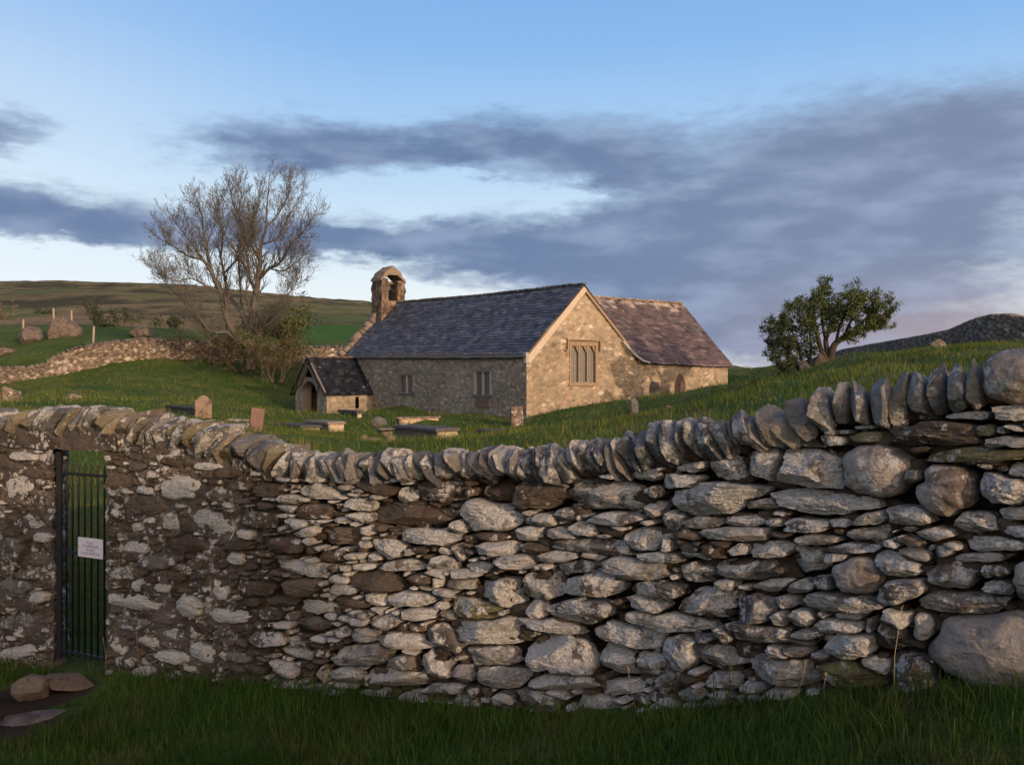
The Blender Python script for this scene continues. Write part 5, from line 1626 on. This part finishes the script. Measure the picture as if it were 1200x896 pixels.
# ------------------------------------------------------------------ trees
def grow(b, p, d, L, r0, lvl, rg, tips, up=.12, droop=0.0, kids=(6, 5, 4), wind=Vector((0, 0, 0)), ratio=.55, wob=.22, minr=.006, col=(.13, .10, .075, 0), stop=0):
    """one branch as a tapered tube, then its side shoots"""
    nseg = max(3, int(4 + lvl))
    ptsl = [Vector(p)]; d = Vector(d).normalized()
    for i in range(nseg):
        d = (d + Vector((rg.gauss(0, wob), rg.gauss(0, wob), rg.gauss(0, wob) + up)) * .55 + wind * .3).normalized()
        ptsl.append(ptsl[-1] + d * (L / nseg))
    rs = [max(minr, r0 * (1 - .72 * i / nseg)) for i in range(nseg + 1)]
    b.tube(ptsl, rs, 6 if r0 > .06 else 4 if r0 > .02 else 3, (*[c * rg.uniform(.8, 1.2) for c in col[:3]], 0), cap=False)
    if lvl <= stop: tips.append((ptsl[-1], d)); tips.append((ptsl[len(ptsl) // 2], d)); return
    nk = kids[min(len(kids) - 1, len(kids) - lvl)] if lvl <= len(kids) else kids[0]
    for k in range(nk):
        f = .25 + .75 * (k + rg.random()) / nk
        i = min(nseg - 1, int(f * nseg)); q = ptsl[i].lerp(ptsl[i + 1], f * nseg - i)
        dd = (ptsl[i + 1] - ptsl[i]).normalized()
        side = dd.cross(Vector((rg.gauss(0, 1), rg.gauss(0, 1), rg.gauss(0, 1)))).normalized()
        a = rg.uniform(.45, 1.0)
        nd = dd * math.cos(a) + side * math.sin(a)
        grow(b, q, nd, L * ratio * rg.uniform(.7, 1.25) * (1.15 - .5 * f), max(minr, rs[i] * .55), lvl - 1, rg, tips, up, droop, kids, wind, ratio, wob, minr, col, stop)
    tips.append((ptsl[-1], d))


def limb(b, pxs, d0, r0, r1, n=6, col=(.13, .10, .075, 0), depth=None):
    pts_ = [np.array(P(x, y, d0 + (depth[i] if depth else 0))) for i, (x, y) in enumerate(pxs)]
    c = catmull(pts_, 5) if len(pts_) > 2 else np.array(pts_)
    rs = np.linspace(r0, r1, len(c)); b.tube(list(c), list(rs), n, col, cap=False)
    return [Vector(q) for q in c], rs


def bare_tree():
    d = 57.0; rg = random.Random(5)
    base = P(291, 432, d)
    root = empty('bare_tree', base, 'tall bare many-stemmed tree without leaves beside the left boundary wall', 'tree')
    zx = lambda x, y: (150 + (470 + (x - 470) * .88 if x > 470 else 470 - (470 - x) * .88) / 3.32, 180 + (y + 34 * (400 - y) / 400 + 18 if y < 400 else y + 18 * max(0, (840 - y) / 440)) / 3.32)
    bt = MB(); bb = MB(); tips = []
    K = (.095, .086, .076, 0)
    limbs = [([(475, 840), (470, 760), (425, 715), (380, 650), (358, 580), (345, 525), (318, 470)], .26, .11, [0, 0, -.2, -.6, -1, -1.2, -1.4]),
             ([(480, 840), (478, 740), (484, 650), (498, 560), (510, 480), (520, 410)], .30, .15, [0, .1, .2, .3, .3, .3]),
             ([(478, 700), (440, 610), (405, 570), (375, 520), (360, 450), (345, 380)], .14, .07, [0, .5, 1.0, 1.4, 1.6, 1.8]),
             ([(484, 690), (520, 670), (560, 655), (610, 600)], .10, .05, [0, -.5, -1, -1.6]),
             ([(430, 735), (370, 690), (300, 685), (260, 640), (215, 580)], .10, .04, [-.2, -.8, -1.6, -2.2, -2.4])]
    ends = []
    for pl, r0, r1, dp in limbs:
        ends.append(limb(bt, [zx(*q) for q in pl], d, r0, r1, 8, K, dp))
    bt.build('trunk', M['bark'], root)
    subs = [([(318, 470), (270, 400), (205, 380), (140, 340), (95, 315)], .10, .02, [-1.4, -1.8, -2.2, -2.4, -2.6]),
            ([(318, 470), (290, 380), (275, 300), (262, 210), (245, 160)], .10, .02, [-1.4, -1.5, -1.5, -1.4, -1.3]),
            ([(345, 525), (280, 500), (215, 470), (150, 480), (80, 450)], .07, .015, [-1.2, -2, -2.5, -3, -3.5]),
            ([(520, 410), (525, 330), (545, 260), (550, 170), (560, 60)], .13, .02, [.3, .3, .2, .1, 0]),
            ([(510, 480), (560, 430), (615, 400), (660, 320), (700, 290), (745, 230)], .11, .02, [.3, -.2, -.6, -1, -1.2, -1.4]),
            ([(520, 400), (480, 330), (440, 240), (400, 150), (385, 90)], .10, .02, [.3, .8, 1.3, 1.6, 1.8]),
            ([(545, 260), (600, 200), (640, 130), (655, 80)], .07, .015, [.2, .6, .9, 1]),
            ([(525, 330), (600, 300), (640, 220), (700, 120)], .08, .015, [.3, 1, 1.6, 2]),
            ([(345, 380), (355, 300), (345, 220), (330, 150)], .07, .015, [1.8, 2, 2.2, 2.4]),
            ([(360, 450), (410, 400), (450, 340), (480, 280), (490, 200)], .08, .015, [1.6, 2, 2.3, 2.5, 2.6]),
            ([(505, 520), (460, 440), (430, 380), (370, 300), (340, 230)], .08, .015, [.3, -.6, -1.2, -1.8, -2.2]),
            ([(520, 410), (500, 320), (490, 230), (500, 120)], .08, .015, [.3, -.4, -.8, -1]),
            ([(610, 600), (640, 540), (670, 500), (690, 470)], .05, .012, [-1.6, -1.8, -2, -2]),
            ([(560, 430), (620, 440), (660, 420), (700, 390)], .06, .012, [-.2, -.8, -1.2, -1.4]),
            ([(270, 400), (220, 330), (180, 280), (150, 240)], .06, .012, [-1.8, -1, -.5, 0]),
            ([(440, 610), (432, 500), (425, 400), (436, 300), (428, 200), (442, 100)], .08, .015, [.5, .2, -.3, -.5, -.6, -.6]),
            ([(484, 650), (460, 520), (470, 420), (455, 330), (462, 240)], .07, .015, [.2, -.6, -1.0, -1.2, -1.4]),
            ([(215, 580), (160, 540), (110, 500), (60, 430)], .04, .012, [-2.4, -2.2, -2, -1.8])]
    for pl, r0, r1, dp in subs:
        pts_, rs = limb(bb, [zx(*q) for q in pl], d, r0, r1, 6, K, dp)
        ends.append((pts_, rs))
    for (pts_, rs) in ends:
        main = rs[0] > .12
        k0 = int(len(pts_) * (.55 if main else .18))
        for i in range(k0, len(pts_) - 1):
            for _ in range(1 if main else 2):
                dd = (pts_[i + 1] - pts_[i]).normalized()
                side = dd.cross(Vector((rg.gauss(0, 1), rg.gauss(0, 1), rg.gauss(0, 1)))).normalized()
                a = rg.uniform(.4, .9); nd = dd * math.cos(a) + side * math.sin(a) + Vector((0, 0, .25))
                grow(bb, pts_[i], nd, rg.uniform(.8, 1.75), max(.014, rs[i] * .4), 2, rg, tips, up=.20, kids=(5, 4), ratio=.55, wob=.15, minr=.0065, col=(.095, .096, .096, 0))
        grow(bb, pts_[-1], (pts_[-1] - pts_[-2]), 1.2, max(.015, rs[-1]), 2, rg, tips, up=.2, kids=(5, 4), ratio=.5, wob=.16, minr=.0065, col=(.095, .096, .096, 0))
    bb.build('crown', M['bark'], root)
    # opening buds
    b = MB(); V = []; Fs = []; CC = []
    for q, dd in tips:
        if rg.random() < .75:
            s = rg.uniform(.03, .06); a = Vector((rg.gauss(0, 1), rg.gauss(0, 1), rg.gauss(0, 1))).normalized() * s
            k = len(V); V += [q - a * .5, q + a * .5, q + dd.normalized() * s * 1.7]; Fs.append((k, k + 1, k + 2)); CC += [(.13, .10, .05, 0)] * 3
    mk('buds', V, Fs, M['leaf'], root, col=CC, smooth=False)
    return root


bare_tree()


def leafy(b, cpos, n, rad, rg, size, cols, flat=1.0):
    """a clump of leaf-sized faces around a point"""
    for _ in range(n):
        q = Vector((rg.gauss(0, 1), rg.gauss(0, 1), rg.gauss(0, 1) * flat)); q = q.normalized() * rad * rg.random() ** .45
        p = cpos + q
        a = Vector((rg.gauss(0, 1), rg.gauss(0, 1), rg.gauss(0, 1))).normalized(); c = a.cross(Vector((rg.gauss(0, 1), rg.gauss(0, 1), rg.gauss(0, 1)))).normalized()
        s = size * rg.uniform(.6, 1.3); g = rg.uniform(.7, 1.35); cc = rg.choice(cols)
        k = len(b['V']); b['V'] += [p - a * s, p + c * s * .55, p + a * s, p - c * s * .55]; b['F'].append((k, k + 1, k + 2, k + 3))
        b['C'] += [(cc[0] * g, cc[1] * g, cc[2] * g, 0)] * 4


def leaf_build(b, name, root):
    return mk(name, b['V'], np.array(b['F']), M['leaf'], root, col=b['C'], smooth=False)


def hawthorn():
    d = 36.0; rg = random.Random(9)
    x0, y0 = (958 - 600) / F * d, d
    root = empty('hawthorn_tree', (x0, y0, gz1(x0, y0)), 'wind-bent green hawthorn leaning right above boulders on the rise', 'tree')
    zx = lambda x, y: (880 + x / 6.4, 320 + (y if y > 440 else 440 - (440 - y) * .88) / 6.4)
    bt = MB(); tips = []; K = (.042, .034, .027, 0)
    L = [([(585, 700), (600, 620), (615, 560), (640, 520), (700, 480), (780, 440), (880, 400), (960, 330), (1040, 240)], .17, .03, [0, 0, 0, 0, -.1, -.2, -.2, -.1, 0]),
         ([(590, 690), (575, 600), (560, 500), (590, 420), (600, 340), (640, 250), (700, 150)], .13, .03, [0, .1, .2, .3, .5, .6, .7]),
         ([(580, 680), (530, 580), (500, 470), (480, 360), (470, 260), (460, 170)], .12, .025, [0, -.2, -.4, -.6, -.7, -.8]),
         ([(500, 470), (430, 360), (370, 310), (310, 240)], .06, .02, [-.4, -.7, -.9, -1]),
         ([(560, 500), (540, 400), (530, 300), (540, 180), (555, 70)], .07, .02, [.2, .0, -.2, -.3, -.4]),
         ([(700, 480), (730, 400), (760, 320), (800, 230), (810, 120)], .08, .02, [-.1, .3, .6, .8, .9]),
         ([(780, 440), (840, 360), (900, 280), (940, 210)], .06, .02, [-.2, -.6, -.9, -1.1]),
         ([(640, 520), (660, 420), (690, 330), (720, 260), (750, 190)], .07, .02, [0, -.5, -.9, -1.2, -1.4]),
         ([(880, 400), (930, 420), (950, 400)], .03, .015, [-.2, 0, .2])]
    lv = dict(V=[], F=[], C=[])
    cols = [(.042, .068, .018), (.058, .084, .020), (.032, .056, .016), (.075, .092, .022)]
    for pl, r0, r1, dp in L:
        pts_, rs = limb(bt, [zx(*q) for q in pl], d, r0, r1, 7, K, dp)
        for i in range(int(len(pts_) * .42), len(pts_)):
            for _ in range(2):
                dd = (pts_[min(i + 1, len(pts_) - 1)] - pts_[max(i - 1, 0)]).normalized()
                side = dd.cross(Vector((rg.gauss(0, 1), rg.gauss(0, 1), rg.gauss(0, 1)))).normalized()
                grow(bt, pts_[i], dd * .6 + side + Vector((.25, 0, .25)), rg.uniform(.22, .58), max(.012, rs[i] * .4), 1, rg, tips, up=.10, kids=(4,), ratio=.6, wob=.25, minr=.008, wind=Vector((.25, 0, .05)), col=K)
    bt.build('trunk', M['bark'], root)
    for q, dd in tips:
        if rg.random() < .82:
            leafy(lv, q, rg.randint(11, 19), rg.uniform(.09, .18), rg, .037, cols, .75)
    leaf_build(lv, 'crown', root)
    # the lower bush on its left
    x1 = (925 - 600) / F * 34.6
    r2 = empty('dark_bush', (x1, 34.6, gz1(x1, 34.6)), 'low dark thorn bush left of the wind-bent hawthorn', 'bush')
    bt = MB(); tips = []; lv = dict(V=[], F=[], C=[])
    L = [([(380, 800), (350, 700), (300, 600), (250, 520), (190, 450), (140, 400)], .10, .02, [0, -.1, -.2, -.2, -.2, -.2]),
         ([(390, 800), (380, 680), (360, 560), (320, 460), (280, 380)], .09, .02, [0, .2, .3, .4, .5]),
         ([(400, 790), (430, 670), (450, 560), (440, 460), (420, 390)], .08, .02, [0, .1, .2, .3, .4]),
         ([(370, 800), (300, 720), (230, 680), (160, 640)], .07, .02, [0, -.4, -.7, -.9]),
         ([(350, 820), (290, 790), (220, 760)], .06, .02, [-.3, -.6, -.8]),
         ([(360, 700), (250, 600), (200, 560), (170, 520)], .05, .015, [.2, .5, .7, .8]),
         ([(250, 520), (215, 420), (205, 340)], .04, .015, [-.2, -.1, 0])]
    for pl, r0, r1, dp in L:
        pts_, rs = limb(bt, [zx(*q) for q in pl], 34.8, r0, r1, 6, K, dp)
        for i in range(int(len(pts_) * .3), len(pts_)):
            for _ in range(2):
                dd = (pts_[min(i + 1, len(pts_) - 1)] - pts_[max(i - 1, 0)]).normalized()
                side = dd.cross(Vector((rg.gauss(0, 1), rg.gauss(0, 1), rg.gauss(0, 1)))).normalized()
                grow(bt, pts_[i], dd * .5 + side, rg.uniform(.18, .45), max(.012, rs[i] * .4), 1, rg, tips, up=.12, kids=(4,), ratio=.6, wob=.28, minr=.008, col=K)
    bt.build('stems', M['bark'], r2)
    cols = [(.027, .045, .015), (.036, .055, .017), (.022, .036, .013)]
    for q, dd in tips:
        if rg.random() < .8: leafy(lv, q, rg.randint(9, 15), rg.uniform(.09, .17), rg, .037, cols, .8)
    leaf_build(lv, 'foliage', r2)


hawthorn()


def shrub(name, label, cat, px, py, d, w, h, seed, cols, nleaf, lsize, twig=(.10, .08, .055, 0), nst=10, group=None, lvl=1, lean=0.0):
    rg = random.Random(seed)
    x, y = (px - 600) / F * d, d
    z = zat(py, d)
    root = empty(name, (x, y, z), label, cat, group)
    bt = MB(); tips = []; lv = dict(V=[], F=[], C=[])
    for k in range(nst):
        a = rg.uniform(0, 2 * math.pi); q = rg.random() ** .5
        sp_ = .06 if 'gorse' in name else .35
        p = Vector((x + q * w * sp_ * math.cos(a), y + q * w * sp_ * math.sin(a), z - .1))
        dd = Vector((math.cos(a) * w * .5 * q + lean, math.sin(a) * w * .5 * q, h * .8))
        grow(bt, p, dd, h * rg.uniform(.55, .95), .02 * max(1, h * .5), lvl, rg, tips, up=.08, kids=(7, 5), ratio=.5, wob=.25, minr=.007, col=twig)
    bt.build('stems', M['bark'], root)
    if nleaf:
        for q, dd in tips: leafy(lv, q, nleaf, rg.uniform(.6, 1.1) * lsize * 3.2, rg, lsize, cols, .9)
        leaf_build(lv, 'foliage', root)
    return root


OLIV = [(.070, .090, .026), (.085, .098, .030), (.055, .075, .022)]
BRNL = [(.13, .095, .045), (.11, .085, .04), (.095, .085, .04)]
GORS = [(.035, .050, .018), (.045, .058, .020), (.030, .040, .016)]
shrub('willow_bush', 'olive green bush at the right foot of the bare tree', 'bush', 335, 432, 58.5, 2.8, 4.2, 31, OLIV, 6, .07, nst=16, lvl=2)
shrub('bramble_thicket', 'brown leafless thicket under the bare tree left side', 'thicket', 243, 424, 58.5, 3.8, 2.8, 32, BRNL, 1, .05, nst=18, lvl=2)
shrub('bramble_thicket', 'dark tangled thicket around the bare tree foot', 'thicket', 296, 434, 57.6, 3.6, 2.6, 33, BRNL, 1, .05, nst=26, lvl=2, twig=(.07, .052, .036, 0))
shrub('bramble_thicket', 'yellowish twiggy thicket between tree and porch', 'thicket', 322, 446, 56, 2.4, 2.8, 34, OLIV + BRNL, 2, .05, nst=16, lvl=2)
for k, (px, py, d, w, h, lb) in enumerate([(55, 378, 120, 5, 2.6, 'dark gorse bush on the hill above the outcrops'), (108, 375, 118, 5, 3.0, 'dark gorse bush on the hill above the leaning post'), (118, 386, 100, 3.5, 2.4, 'dark gorse bush right of the leaning post'),
                                           (0, 380, 110, 6, 2.6, 'brown green gorse bush at the left edge of the hill'), (146, 384, 95, 4.0, 2.6, 'dark green gorse bush above the boundary wall'), (195, 388, 85, 4, 2.0, 'green bush behind the wall near the bare tree'), (128, 395, 72, 2.4, 1.5, 'small bush tucked behind the boundary wall top')]):
    shrub('gorse_bush', lb, 'bush', px, py, d, w, h, 50 + k, GORS if k not in (3,) else BRNL, 5, .13, nst=9, group='gorse bushes on the hillside', lvl=1)

# ------------------------------------------------------------------ grass
def blades(n, xs, ys, zs, hgt, wid, rs, tint, bend=.5, seg=2):
    """curved tapering grass blades, one mesh"""
    a = rs.uniform(0, 2 * np.pi, n); dirx, diry = np.cos(a), np.sin(a)
    b = rs.uniform(.1, 1.0, n) * bend * hgt
    fa = a + np.pi / 2 + rs.normal(0, .5, n); fx, fy = np.cos(fa) * wid / 2, np.sin(fa) * wid / 2
    V = []; levels = [0, .5, 1.0] if seg == 2 else [0, 1.0]
    for t_ in levels:
        px = xs + dirx * b * t_ ** 2; py = ys + diry * b * t_ ** 2; pz = zs + hgt * t_ * (1 - .25 * t_ * b / np.maximum(hgt, 1e-4))
        k = 1 - t_ * .45 if t_ < 1 else 0
        if t_ < 1:
            V += [np.stack([px - fx * k, py - fy * k, pz], -1), np.stack([px + fx * k, py + fy * k, pz], -1)]
        else: V += [np.stack([px, py, pz], -1)]
    V = np.stack(V, 1)
    m = V.shape[1]; base = np.arange(n)[:, None] * m
    tr = np.array([(0, 1, 3), (0, 3, 2), (2, 3, 4)]) if seg == 2 else np.array([(0, 1, 2)])
    Fs = (base[:, :, None] + tr[None]).reshape(-1, 3)
    C_ = np.repeat(tint[:, None, :], m, 1).reshape(-1, 4)
    return V.reshape(-1, 3), Fs, C_


def tints(n, rs, x, y, dry=.10):
    g = rs.uniform(.65, 1.5, n)
    c = np.stack([g * rs.uniform(.85, 1.25, n), g, g * rs.uniform(.7, 1.1, n), np.zeros(n)], -1)
    k = rs.rand(n) < dry
    c[k, 0] *= 1.75; c[k, 1] *= 1.2; c[k, 2] *= 1.4
    return c


def wall_o(x, y):
    """signed distance in front of the wall (towards the camera is positive)"""
    px = 600 + F * x / np.maximum(y, .2)
    s = np.interp(px, _wpx, _sg)
    for _ in range(3):
        bx, by = np.interp(s, _sg, _wx), np.interp(s, _sg, _wy)
        s = s + (x - bx) * np.interp(s, _sg, _tx) + (y - by) * np.interp(s, _sg, _ty)
    bx, by = np.interp(s, _sg, _wx), np.interp(s, _sg, _wy)
    return (x - bx) * np.interp(s, _sg, _nx) + (y - by) * np.interp(s, _sg, _ny)


def near_grass():
    rs = np.random.RandomState(3)
    n = 330000
    x = rs.uniform(-6.5, 3.4, n); y = rs.uniform(1.6, 8.6, n)
    px = 600 + F * x / y
    o = wall_o(x, y)
    clump = fbm2(x * 2.6 + 20, y * 2.6 + 20, 13, 3)
    ok_ = (px > -330) & (px < 1500) & (o > .015) & (rs.rand(n) < .35 + 1.0 * clump) & (mud(x, y) + .35 * (fbm2(x * 6 + 5, y * 6 + 5, 2, 3) - .5) < .40)
    x, y, o, clump = x[ok_], y[ok_], o[ok_], clump[ok_]
    z = gz(x, y)
    n = len(x)
    near_w = np.exp(-o / .16)
    h = (.045 + .075 * rs.rand(n) ** 1.5) * (.55 + 1.0 * clump) * (1 + .55 * near_w * rs.rand(n))
    pxk = 600 + F * x / y
    h *= 1 + .5 * np.exp(-((pxk - 225) / 70) ** 2) * near_w
    w = rs.uniform(.0028, .0058, n)
    t_ = tints(n, rs, x, y, .05); t_[:, 0] *= .50; t_[:, 1] *= .70; t_[:, 2] *= .50
    t_[:, :3] *= (.55 + .9 * fbm2(x * 1.3 + 3, y * 1.3 + 3, 41, 3))[:, None]
    V, Fs, C_ = blades(n, x, y, z - .01, h, w, rs, t_, .85)
    o_ = mk('foreground_grass', V, Fs, M['blade_near'], col=C_, smooth=False)
    tag(o_, 'dark green uncut grass along the foot of the dry-stone wall', 'grass', kind='stuff')


def yard_grass():
    rs = np.random.RandomState(4)
    Vs, Fss, Cs = [], [], []; k = 0
    for (r0, r1, n, hh, ww) in ((5.2, 14, 70000, .10, .008), (14, 30, 120000, .15, .016), (30, 66, 130000, .17, .032)):
        R = np.sqrt(rs.uniform(r0 ** 2, r1 ** 2, n)); a = np.radians(rs.uniform(-34, 36, n))
        x, y = R * np.sin(a), R * np.cos(a)
        cl = fbm2(x * .9 + 30, y * .9 + 30, 17, 3)
        ok_ = (wall_o(x, y) < -.6) & (rs.rand(n) < .1 + 1.5 * np.clip(cl - .2, 0, 1))
        # keep off the church floor plan
        rel = np.stack([x - CH.x, y - CH.y], -1); aa = rel @ np.array((AX.x, AX.y)); gg = rel @ np.array((GX.x, GX.y))
        ok_ &= ~((aa > -.05) & (aa < 16.5) & (gg > -.05) & (gg < 12.8)) & ~((aa > 12.8) & (aa < 16.7) & (gg > -2.75) & (gg < 0))
        x, y, cl = x[ok_], y[ok_], cl[ok_]; m = len(x)
        z = gz(x, y)
        V, Fs, C_ = blades(m, x, y, z - .01, hh * (.35 + 1.1 * cl) * rs.uniform(.5, 1.4, m), ww * rs.uniform(.6, 1.2, m), rs, tints(m, rs, x, y, .10), .9, 1)
        Vs.append(V); Fss.append(Fs + k); Cs.append(C_); k += len(V)
    o_ = mk('churchyard_grass', np.concatenate(Vs), np.concatenate(Fss), M['blade_far'], col=np.concatenate(Cs), smooth=False)
    tag(o_, 'rough tussocky grass over the churchyard', 'grass', kind='stuff')


near_grass()
yard_grass()


def stalk(label, px, y0, y1, lean, seed, d=None):
    d = d or float(d_px(px)) - .12
    rg = random.Random(seed); p0, p1 = np.array(P(px, y0, d)), np.array(P(px + lean, y1, d - .04))
    p0[2] = min(p0[2], gz1(p0[0], p0[1]) + .02)
    m = (p0 + p1) / 2 + np.array((rg.uniform(-.015, .015), 0, 0))
    b = MB(); b.tube([p0, m, p1], [.0017, .0014, .0009], 5)
    for k in range(7):
        q = p1 + (p0 - p1) * (.012 * k); b.tube([q, q + np.array((rg.uniform(-.008, .008), 0, .012))], [.0014, .0004], 4)
    tag(b.build('dry_grass_stalk', M['straw'], loc=p0), label, 'grass stalk', 'dry grass stalks against the wall')


stalk('tall straw coloured stalk before the stones left of the big round boulder', 1047, 806, 712, 10, 1)
stalk('thin dry stalk leaning left of the yellow lichened stone', 925, 826, 775, 20, 2)
stalk('short upright dry stalk below the yellow lichened stone', 967, 818, 790, 1, 3)
stalk('pair of thin stalks under the middle of the wall, leaning left', 748, 826, 782, -12, 4)
stalk('dry stalk against the mortared wall right of the gate', 163, 780, 735, -4, 5)
stalk('dry stalk at the corner of the gate opening', 124, 780, 748, -3, 6)


def nettle(label, px, ybase, h, seed):
    d = float(d_px(px)) - .10; rg = random.Random(seed)
    x, y = (px - 600) / F * d, d; z = gz1(x, y)
    root = empty('nettle_plant', (x, y, z), label, 'nettle', 'nettles at the foot of the wall')
    b = MB(); b.tube([(x, y, z), (x + .01, y, z + h * .5), (x + .005, y - .01, z + h)], [.003, .0025, .0012], 5, (.05, .06, .02, 0)); b.build('stem', M['leaf'], root)
    lv = dict(V=[], F=[], C=[])
    for k in range(7):
        t_ = .25 + .75 * k / 6
        for q in (0, 1):
            a = k * 1.57 + q * math.pi + rg.uniform(-.3, .3); L = .035 * (1.2 - .6 * t_)
            o = Vector((x + .008 * t_, y, z + h * t_)); dr = Vector((math.cos(a), math.sin(a), -.25)); sd = Vector((-math.sin(a), math.cos(a), 0))
            i = len(lv['V']); lv['V'] += [o, o + dr * L * .5 + sd * L * .3, o + dr * L, o + dr * L * .5 - sd * L * .3]; lv['F'].append((i, i + 1, i + 2, i + 3))
            g = rg.uniform(.8, 1.3); lv['C'] += [(.055 * g, .075 * g, .022 * g, 0)] * 4
    leaf_build(lv, 'leaves', root)


nettle('taller nettle before the big pale stone', 853, 815, .24, 1)
nettle('shorter nettle beside the taller one', 834, 815, .20, 2)
nettle('leaning nettle before the round stone', 868, 815, .15, 3)
